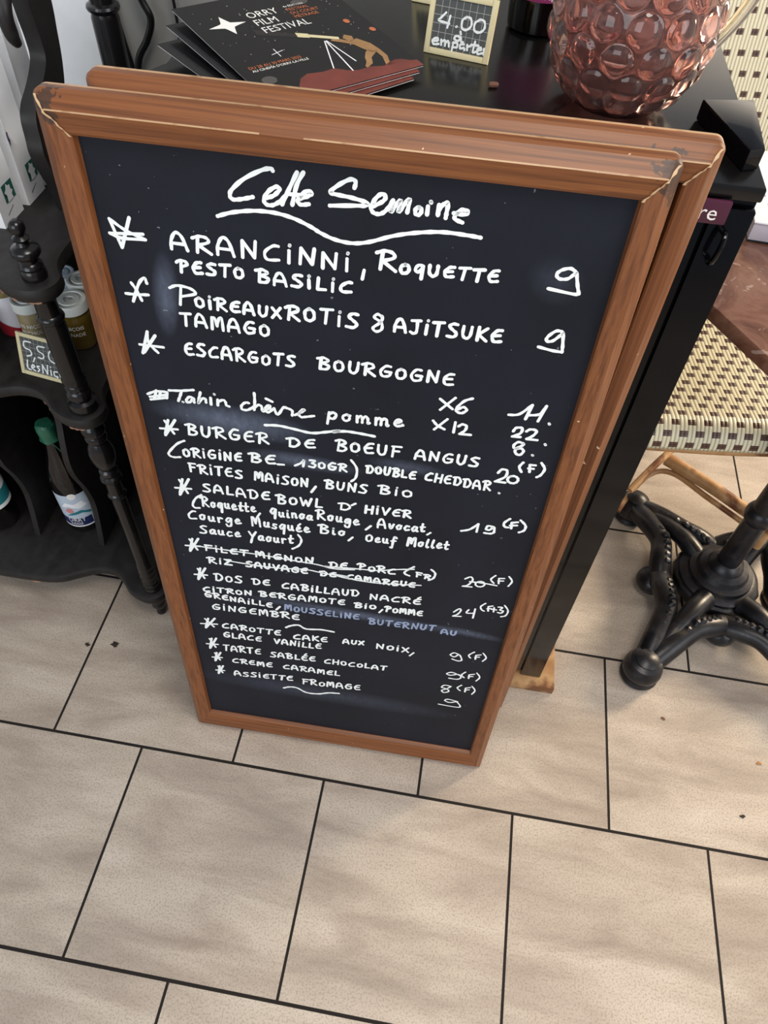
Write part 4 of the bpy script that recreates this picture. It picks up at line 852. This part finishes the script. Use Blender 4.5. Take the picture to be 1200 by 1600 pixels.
jar('jar of pale spread with white lid directly behind the 5,50 price tag', -.022, .503, .0285, .098, 'lid', 'anchoiade', [('LES NIÇOIS', .048, .0105), ('ANCHOÏADE', .034, .0105)], 232)
jar('jar of dark olive spread with white lid, right of the black post', .056, .516, .031, .098, 'lid', 'tapenade', [('LES NIÇOIS', .048, .0105), ('TAPENADE', .034, .0105)], 222)
jar('white-lidded jar tucked behind the olive spread jar', .050, .582, .028, .098, 'lid', 'tapenade')
jar('jar with olive-gold lid and white label, furthest left on the middle shelf', -.083, .528, .032, .112, 'lid_gold', 'red_label')
jar('pale blue-white container at the back of the middle shelf', .002, .595, .027, .095, 'print_blue', 'print_blue')
jar('grey jar at the left photo edge in front of the gold-lidded jar', -.120, .452, .030, .085, 'lid', 'anchoiade')
# 5.50 tag
W550 = [[(.30, .82), (.16, .80), (.15, .66), (.26, .62), (.28, .52), (.18, .46)], [(.34, .46), (.30, .36)], [(.58, .78), (.44, .76), (.44, .66), (.54, .60), (.52, .50), (.42, .50)], [(.80, .78), (.68, .70), (.66, .54), (.76, .46), (.88, .56), (.88, .72), (.78, .78)],
 [(.17, .36), (.15, .18), (.22, .14)], [(.25, .2), (.31, .24), (.28, .28), (.24, .2), (.32, .14)], [(.42, .28), (.36, .26), (.41, .2), (.37, .14)], [(.48, .14), (.49, .34)], [(.49, .34), (.58, .14)], [(.58, .14), (.60, .36)], [(.66, .26), (.66, .14)], [(.66, .33), (.665, .34)], [(.80, .26), (.73, .24), (.73, .15), (.80, .14)], [(.77, .14), (.78, .08), (.74, .06)], [(.88, .26), (.84, .2), (.88, .14), (.93, .2), (.88, .26)]]
ex = Vector((.079, -.012, 0)).normalized(); bk = Vector((.012, .079, 0)).normalized(); upv = (Vector((0, 0, 1))*.96+bk*.28).normalized()
slate_tag('little framed slate price tag reading 5,50 on the middle shelf', (-.016, .408, ZS+.0005), ex, upv, .098, .082, ex.cross(upv), 9, W550)

# bottles on the bottom shelf
b0 = (-.108, .512, .1155)
bt = thing('bottle', 'dark beer bottle with green wax cap and pale blue label on the bottom shelf', 'bottle', b0)
link('bottle_glass', MB().lathe([(.036, 0), (.043, .004), (.0445, .015), (.0445, .165), (.042, .19), (.034, .222), (.024, .255), (.018, .285), (.0165, .31)], b0, 44), 'dark_glass', bt)
link('wax_cap', MB().lathe([(.0185, .298), (.0225, .302), (.0205, .309), (.0215, .315), (.0225, .335), (.0215, .345), (.016, .350), (.002, .351)], b0, 32, rf=lambda a, z: .0012*math.sin(a*5+z*90)), 'wax', bt)
mb = MB(); mb.tube([(b0[0]+.012, b0[1]-.016, b0[2]+.302), (b0[0]+.024, b0[1]-.012, b0[2]+.27), (b0[0]+.032, b0[1]-.010, b0[2]+.235)], .0012, 8, 4); link('wax_thread', mb, 'wax', bt)
mb = MB(); mb.lathe([(.0449, .025), (.0449, .145)], b0, 60, cap=False); lb = link('bottle_label', mb, 'print_blue', bt)
def cflat(name, polys, mat, h=.0003, seat=b0, r=.0449):
    mb = MB(); mb.recalc = False; f_ = cyl(seat, r+h, math.radians(292))
    for p in polys:                          # cut into narrow upright strips so the print follows the round glass
        x0, x1 = min(a for a, b in p), max(a for a, b in p); n = max(2, int((x1-x0)/.0025))
        def yr(x):
            ys = []
            for (a, b), (c, d) in zip(p, p[1:]+p[:1]):
                if min(a, c) <= x <= max(a, c): ys += [b+(d-b)*(x-a)/(c-a)] if abs(c-a) > 1e-9 else [b, d]
            return (min(ys), max(ys)) if ys else None
        cols = [(x, yr(min(max(x, x0+1e-6), x1-1e-6))) for x in [x0+(x1-x0)*i/n for i in range(n+1)]]
        vs = [(mb.v(f_(x, y[0])), mb.v(f_(x, y[1]))) for x, y in cols if y]
        for a, b in zip(vs, vs[1:]): mb.f([a[0], b[0], b[1], a[1]])
    return link(name, mb, mat, lb, sharp=None)
rb = lambda x0, x1, y0, y1: [(x0, y0), ((x0+x1)/2, y0), (x1, y0), (x1, y1), ((x0+x1)/2, y1), (x0, y1)]
cflat('label_sea', [rb(-.05, .03, .0255, .058)], 'print_navy'); cflat('label_patch', [rb(-.05, .05, .0252, .030)], 'paper', .0006)
cflat('label_wave', [[(-.03, .066), (-.01, .072), (.012, .078), (.034, .066), (.034, .074), (.01, .088), (-.012, .08)]], 'print_teal', .0004)
cflat('label_cheek', [[(-.028, .085), (-.018, .078), (-.006, .084), (-.008, .096), (-.02, .098)]], 'pink_skin', .0005)
cflat('label_seal', [[(.002+.011*math.cos(i*.63), .141+.011*math.sin(i*.63)) for i in range(10)]], 'print_white', .0006)
cflat('label_cloud', [[(-.035, .098), (-.02, .118), (0, .112), (.02, .12), (.03, .1), (.01, .094), (-.015, .104)]], 'paper', .0002)
mb = MB(); mb.recalc = False; f_ = cyl(b0, .0459, math.radians(292))
text_mb(mb, 'ORRY', .021, lambda x, y: f_(x-.03, y+.046), sx=.8); text_mb(mb, 'WEISSE', .0125, lambda x, y: f_(x-.028, y+.034), sx=.8); link('label_lettering', mb, 'print_white', lb, sharp=None)
b1 = (-.318, .475, .1155)
bt2 = thing('bottle', 'bottle with white and turquoise label, only its edge in frame left of the wax-capped one', 'bottle', b1)
link('bottle_glass', MB().lathe([(.036, 0), (.043, .004), (.0445, .015), (.0445, .165), (.042, .19), (.034, .222), (.024, .255), (.018, .285), (.0165, .335)], b1, 44), 'dark_glass', bt2)
mb = MB(); mb.lathe([(.0449, .075), (.0449, .15)], b1, 60, cap=False); l2 = link('bottle_label', mb, 'paper', bt2)
mb = MB(); mb.lathe([(.0452, .088), (.0452, .13)], b1, 60, cap=False); link('label_band', mb, 'print_teal', l2)

# cables on the wall
mb = MB(); mb.tube([(.045, .955, 1.30), (.050, .955, 1.15), (.056, .955, 1.09), (.062, .955, 1.046), (.066, .955, .95), (.066, .955, .60)], .0062, 10, 8)
tag(link('cable', mb, 'cable', None, (.1, .955, .6)), 'straight black cable running down the shade-grey wall beside the turned post', 'cable')
mb = MB(); mb.tube([(.092, .94, 1.26), (.113, .94, 1.175), (.126, .94, 1.14), (.112, .94, 1.105), (.088, .94, 1.07), (.080, .94, 1.03), (.082, .94, .95), (.082, .94, .60)], .0068, 10, 8)
tag(link('cable', mb, 'cable', None, (.12, .94, .6)), 'black cable looping outward on the shade-grey wall left of the cabinet', 'cable')
mb = MB(); mb.tube([(.168, .95, 1.20), (.172, .95, 1.16), (.170, .95, 1.10), (.150, .95, 1.06), (.147, .95, .90)], .003, 8, 6)
tag(link('cable', mb, 'cable', None, (.16, .95, .9)), 'thin black wire on the shade-grey wall nearest the brochures', 'cable')

# ------------------------------------------------------------------ bistro table on cast-iron base
tc_ = Vector((1.54, .65, 0))
tb = thing('bistro_table', 'bistro table with brown marble top and black cast-iron foot', 'table', tc_)
n_in = Vector((.853, .522)); d_ = Vector((.522, -.853)); e0 = Vector((1.2, .612))
mid = Vector((tc_.x, tc_.y)); s0 = (mid-e0).dot(d_)
cor = [e0+d_*(s0-.31), e0+d_*(s0+.31), e0+d_*(s0+.31)+n_in*.62, e0+d_*(s0-.31)+n_in*.62]
link('table_top', MB().prism([(p.x, p.y) for p in cor], .882, .912, .004), 'marble', tb)
link('column', MB().lathe([(.03, .11), (.033, .125), (.03, .135), (.028, .16), (.028, .32), (.033, .325), (.037, .335), (.037, .35), (.033, .36), (.028, .365), (.027, .5), (.027, .84), (.04, .86), (.09, .875), (.10, .882)], tc_+Vector((-.005, .018, 0)), 28), 'iron', tb)
link('hub', MB().lathe([(.085, .035), (.105, .05), (.11, .07), (.107, .078), (.10, .082), (.10, .092), (.09, .098), (.082, .10), (.08, .112), (.066, .118), (.06, .13), (.045, .138), (.04, .152), (.03, .16)], tc_+Vector((-.005, .018, 0)), 40, rf=lambda a, z: .002*math.sin(a*16) if z < .09 else 0), 'iron', tb)
V3 = Vector
for (fx, fy) in ((-.2, -.262), (-.2, .25), (.2, -.262), (.2, .25)):
    foot = tc_+V3((fx, fy, 0)); mb = MB()
    vx = tc_+V3((math.copysign(.15, fx), 0, 0)); vy = tc_+V3((0, math.copysign(.12, fy), 0))
    # two ribs running from the foot to the volutes on either side, and the webbed ridge to the hub
    def rib(v, k):
        a = foot+V3((0, 0, .042)); c = v+V3((0, 0, .062)); mdl = (a+c)/2; pull = (tc_-mdl); pull.z = 0
        b = mdl+pull*.16+V3((0, 0, .035)); b1 = a.lerp(b, .5)+V3((0, 0, .008)); b2 = b.lerp(c, .55)+V3((0, 0, .008))
        mb.tube([a, b1, b, b2, c], [.032, .029, .027, .028, .030], 14, 8)
        for i in range(9):      # acanthus teeth along the rib
            t_ = .12+.72*i/8; p = (a.lerp(b, t_*2) if t_ < .5 else b.lerp(c, t_*2-1))+V3((0, 0, .018)); q = p+(tc_-p).normalized()*.024; q.z = p.z+.008
            mb.tube([p, (p+q)/2+V3((0, 0, .008)), q], [.009, .009, .004], 8, 3)
    rib(vx, 0); rib(vy, 1)
    a = foot+V3((0, 0, .03)); h_ = tc_+V3((fx*.25, fy*.25, .085)); mb.tube([a, a.lerp(h_, .4)+V3((0, 0, .03)), a.lerp(h_, .75)+V3((0, 0, .03)), h_], [.024, .022, .024, .03], 12, 6)
    link('foot_arm', mb, 'iron', tb)
    mb = MB(); mb.ball(foot+V3((0, 0, .042)), .045, (1.05, 1.05, .93), 24)
    mb.lathe([(.02, .0), (.042, .002), (.047, .012), (.042, .022)], foot, 24)
    mb.lathe([(.036, .058), (.042, .064), (.038, .073), (.026, .078), (.028, .084), (.014, .092), (.001, .093)], foot, 24)
    link('foot_pad', mb, 'iron', tb)
for v in ((-.15, 0), (.15, 0), (0, -.115), (0, .115)):
    p = tc_+V3((v[0]*1.08, v[1]*1.08, 0)); mb = MB(); o_ = V3((v[0], v[1], 0)).normalized(); sd = V3((-o_.y, o_.x, 0))
    mb.ball(p+V3((0, 0, .045)), .042, (1, 1, .8), 20)
    for s_ in (-1, 1):
        c_ = p+sd*.026*s_+V3((0, 0, .07)); L_ = [c_+sd*(s_*.018*(1-i/14)*math.cos(i*.75))+V3((0, 0, .018*(1-i/14)*math.sin(i*.75))) for i in range(13)]
        mb.tube(L_, [.008]*12+[.006], 8, 3)
    link('volute', mb, 'iron', tb)

# book lying on the table
p = Vector((1.285, .835)); mb = MB()
bkx = Vector((.998, -.06)); bky = Vector((.06, .998)); bp_ = [p, p+bkx*.22, p+bkx*.22+bky*.30, p+bky*.30]
bp_ = [(q.x, q.y) for q in bp_]; bc = p+bkx*.11+bky*.15
bk_ = thing('book', 'thick white-covered book with purple lettering lying on the marble table', 'book', (bc.x, bc.y, .912))
link('book_cover', MB().prism(bp_, .9122, .9155, .001), 'cover', bk_)
ins = [(bc.x+(a-bc.x)*.985, bc.y+(b-bc.y)*.985) for a, b in bp_]
link('page_block', MB().prism(ins, .9155, .949, .0005), 'pages', bk_)
cv = link('book_cover', MB().prism(bp_, .949, .9525, .001), 'paper', bk_)
mb = MB(); mb.recalc = False
T2 = lambda x0, y0: (lambda x, y: (p.x+bkx.x*(x0+x)+bky.x*(y0+y), p.y+bkx.y*(x0+x)+bky.y*(y0+y), .953))
text_mb(mb, 'menu', .03, T2(.028, .062)); text_mb(mb, 'e', .02, T2(.02, .10))
link('cover_lettering', mb, 'purple', cv, sharp=None)

# ------------------------------------------------------------------ rattan bistro chair
ch = thing('rattan_chair', 'rattan bistro chair with cream and brown woven seat behind the cabinet', 'chair', (1.42, .97, 0))
s0_ = Vector((1.150, .660)); sxd = Vector((.991, .135)); syd = Vector((-.135, .991)); SW, SD = .50, .50
def sp(u, v, z): q = s0_+sxd*u+syd*v; return Vector((q.x, q.y, z))
def weave_grid(name, fn, nu, nv, mat, th, parent):
    me_mb = MB(); uvl = me_mb.bm.loops.layers.uv.new('UVMap')
    G_ = [[me_mb.v(fn(i/nu, j/nv)) for j in range(nv+1)] for i in range(nu+1)]
    for i in range(nu):
        for j in range(nv):
            f_ = me_mb.f([G_[i][j], G_[i+1][j], G_[i+1][j+1], G_[i][j+1]])
            for lp, (a, b) in zip(f_.loops, ((i, j), (i+1, j), (i+1, j+1), (i, j+1))): lp[uvl].uv = (a/nu, b/nv)
    me_mb.recalc = False
    o = link(name, me_mb, mat, parent, sharp=None); md = o.modifiers.new('thickness', 'SOLIDIFY'); md.thickness = th*K; md.offset = -1; return o
def seat_fn(a, b):
    u = SW*a; L_ = b*(SD+.075)
    if L_ < .075:                    # rolled front edge
        t_ = L_/.075*PI/2; return sp(u, .045-.045*math.sin(t_), .548-.060+.060*(1-math.cos(t_)) if False else .548-.050*(1-math.sin(t_)))
    return sp(u, L_-.075+.045 if False else .0+(L_-.075), .548-.012*math.sin(PI*(L_-.075)/SD))
def seat_fn(a, b):
    u = SW*a; tot = SD+.07; L_ = b*tot
    if L_ < .09:
        t_ = (L_/.09)*PI/2; return sp(u, .055*(1-math.sin(t_)) if False else .055*(1-math.cos(t_)), .556-.055*(1-math.sin(t_)))
    return sp(u, .055+(L_-.09), .556-.010*math.sin(PI*(L_-.09)/(tot-.09)))
weave_grid('woven_seat', seat_fn, 40, 64, 'weave_seat', .008, ch)
zb0, zb1 = .60, 1.24
def back_pt(a, v):   # a 0..1 across, v 0..1 up; reclined and slightly wrapped
    z = zb0+(zb1-zb0)*v; y = .555+.16*v-.03*math.sin(PI*a); return sp(-.005+a*(SW+.01), y, z)
def arch(a): return 1-.40*abs(2*a-1)**3.2
weave_grid('woven_back', lambda a, b: back_pt(.045+.91*a, b*arch(.045+.91*a)*.985), 40, 48, 'weave_back', .007, ch)
fr_pts = [back_pt(0, 0)+V3((0, 0, -.14))]+[back_pt(0, t_*arch(0)) for t_ in (0, .4, .8, 1)]+[back_pt(a, arch(a)) for a in (.03, .1, .2, .35, .5, .65, .8, .9, .97)]+[back_pt(1, t_*arch(1)) for t_ in (1, .8, .4, 0)]+[back_pt(1, 0)+V3((0, 0, -.14))]
mb = MB(); mb.tube(fr_pts, .008, 12, 6); link('back_rim', mb, 'rattan', ch)
out = [Vector((q.x+(q.x-sp(SW/2, 0, 0).x)*.17, q.y+.012, zb0+(q.z-zb0)*1.05)) for q in fr_pts]
mb = MB(); mb.tube(out, .016, 14, 6); link('back_frame', mb, 'rattan', ch)
for (u, v, k, zt) in ((.012, .035, 0, .50), (SW-.012, .035, 0, .50), (-.01, .54, .05, .60), (SW+.01, .54, .05, .60)):
    mb = MB(); mb.tube([sp(u, v+k, .002), sp(u, v+k*.5, zt*.5), sp(u, v, zt)], [.016, .0165, .017], 14, 6); link('leg', mb, 'rattan', ch)
mb = MB(); mb.tube([sp(.0, .03, .487), sp(SW*.5, .02, .487), sp(SW, .03, .487)], .013, 12, 6); link('seat_rail', mb, 'rattan', ch)
mb = MB(); mb.tube([sp(.0, .03, .487), sp(-.006, .28, .487), sp(-.01, .54, .487)], .013, 12, 6); link('seat_rail', mb, 'rattan', ch)
mb = MB(); mb.tube([sp(SW, .03, .487), sp(SW+.006, .28, .487), sp(SW+.01, .54, .487)], .013, 12, 6); link('seat_rail', mb, 'rattan', ch)
mb = MB(); mb.tube([(1.412, 1.012, .14), (1.52, .935, .14), (1.63, .845, .14)], [.019, .018, .018], 14, 6); link('stretcher', mb, 'rattan', ch)
mb = MB(); mb.tube([(1.30, .87, .14), (1.36, .945, .17), (1.412, 1.01, .18), (1.45, 1.06, .18)], .010, 10, 6); link('brace', mb, 'rattan', ch)
mb = MB(); mb.tube([(1.29, .86, .06), (1.36, .965, .10), (1.43, .985, .115), (1.53, .905, .115), (1.64, .82, .11)], .008, 10, 6); link('curved_brace', mb, 'rattan', ch)

# ------------------------------------------------------------------ bits on the floor
def bit(name, label, cat, x, y, r, mat, seed):
    rn = random.Random(seed); mb = MB(); pts = [(x+r*math.cos(i*.7)*rn.uniform(.5, 1.2), y+r*.7*math.sin(i*.7)*rn.uniform(.5, 1.2)) for i in range(9)]
    mb.prism(pts, 0, .002, .0006); tag(link(name, mb, mat, None, (x, y, 0)), label, cat)
bit('dirt_speck', 'dark flattened bit of dirt on the tile below the scalloped shelf', 'dirt', .052, .233, .012, 'dirt', 1)
bit('dirt_speck', 'small dark smudge of dirt on the tile joint below the shelf', 'dirt', -.014, .221, .007, 'dirt', 2)
bit('crumb', 'orange-brown crumb on the floor tile at the right edge', 'crumb', 1.61, .212, .007, 'crumb_orange', 3)
bit('crumb', 'olive crumb on the floor tile just in front of the table foot', 'crumb', 1.396, .283, .006, 'crumb', 4)
bit('crumb', 'dark crumb on the floor tile near the grout line at right', 'crumb', 1.555, .082, .006, 'dirt', 5)
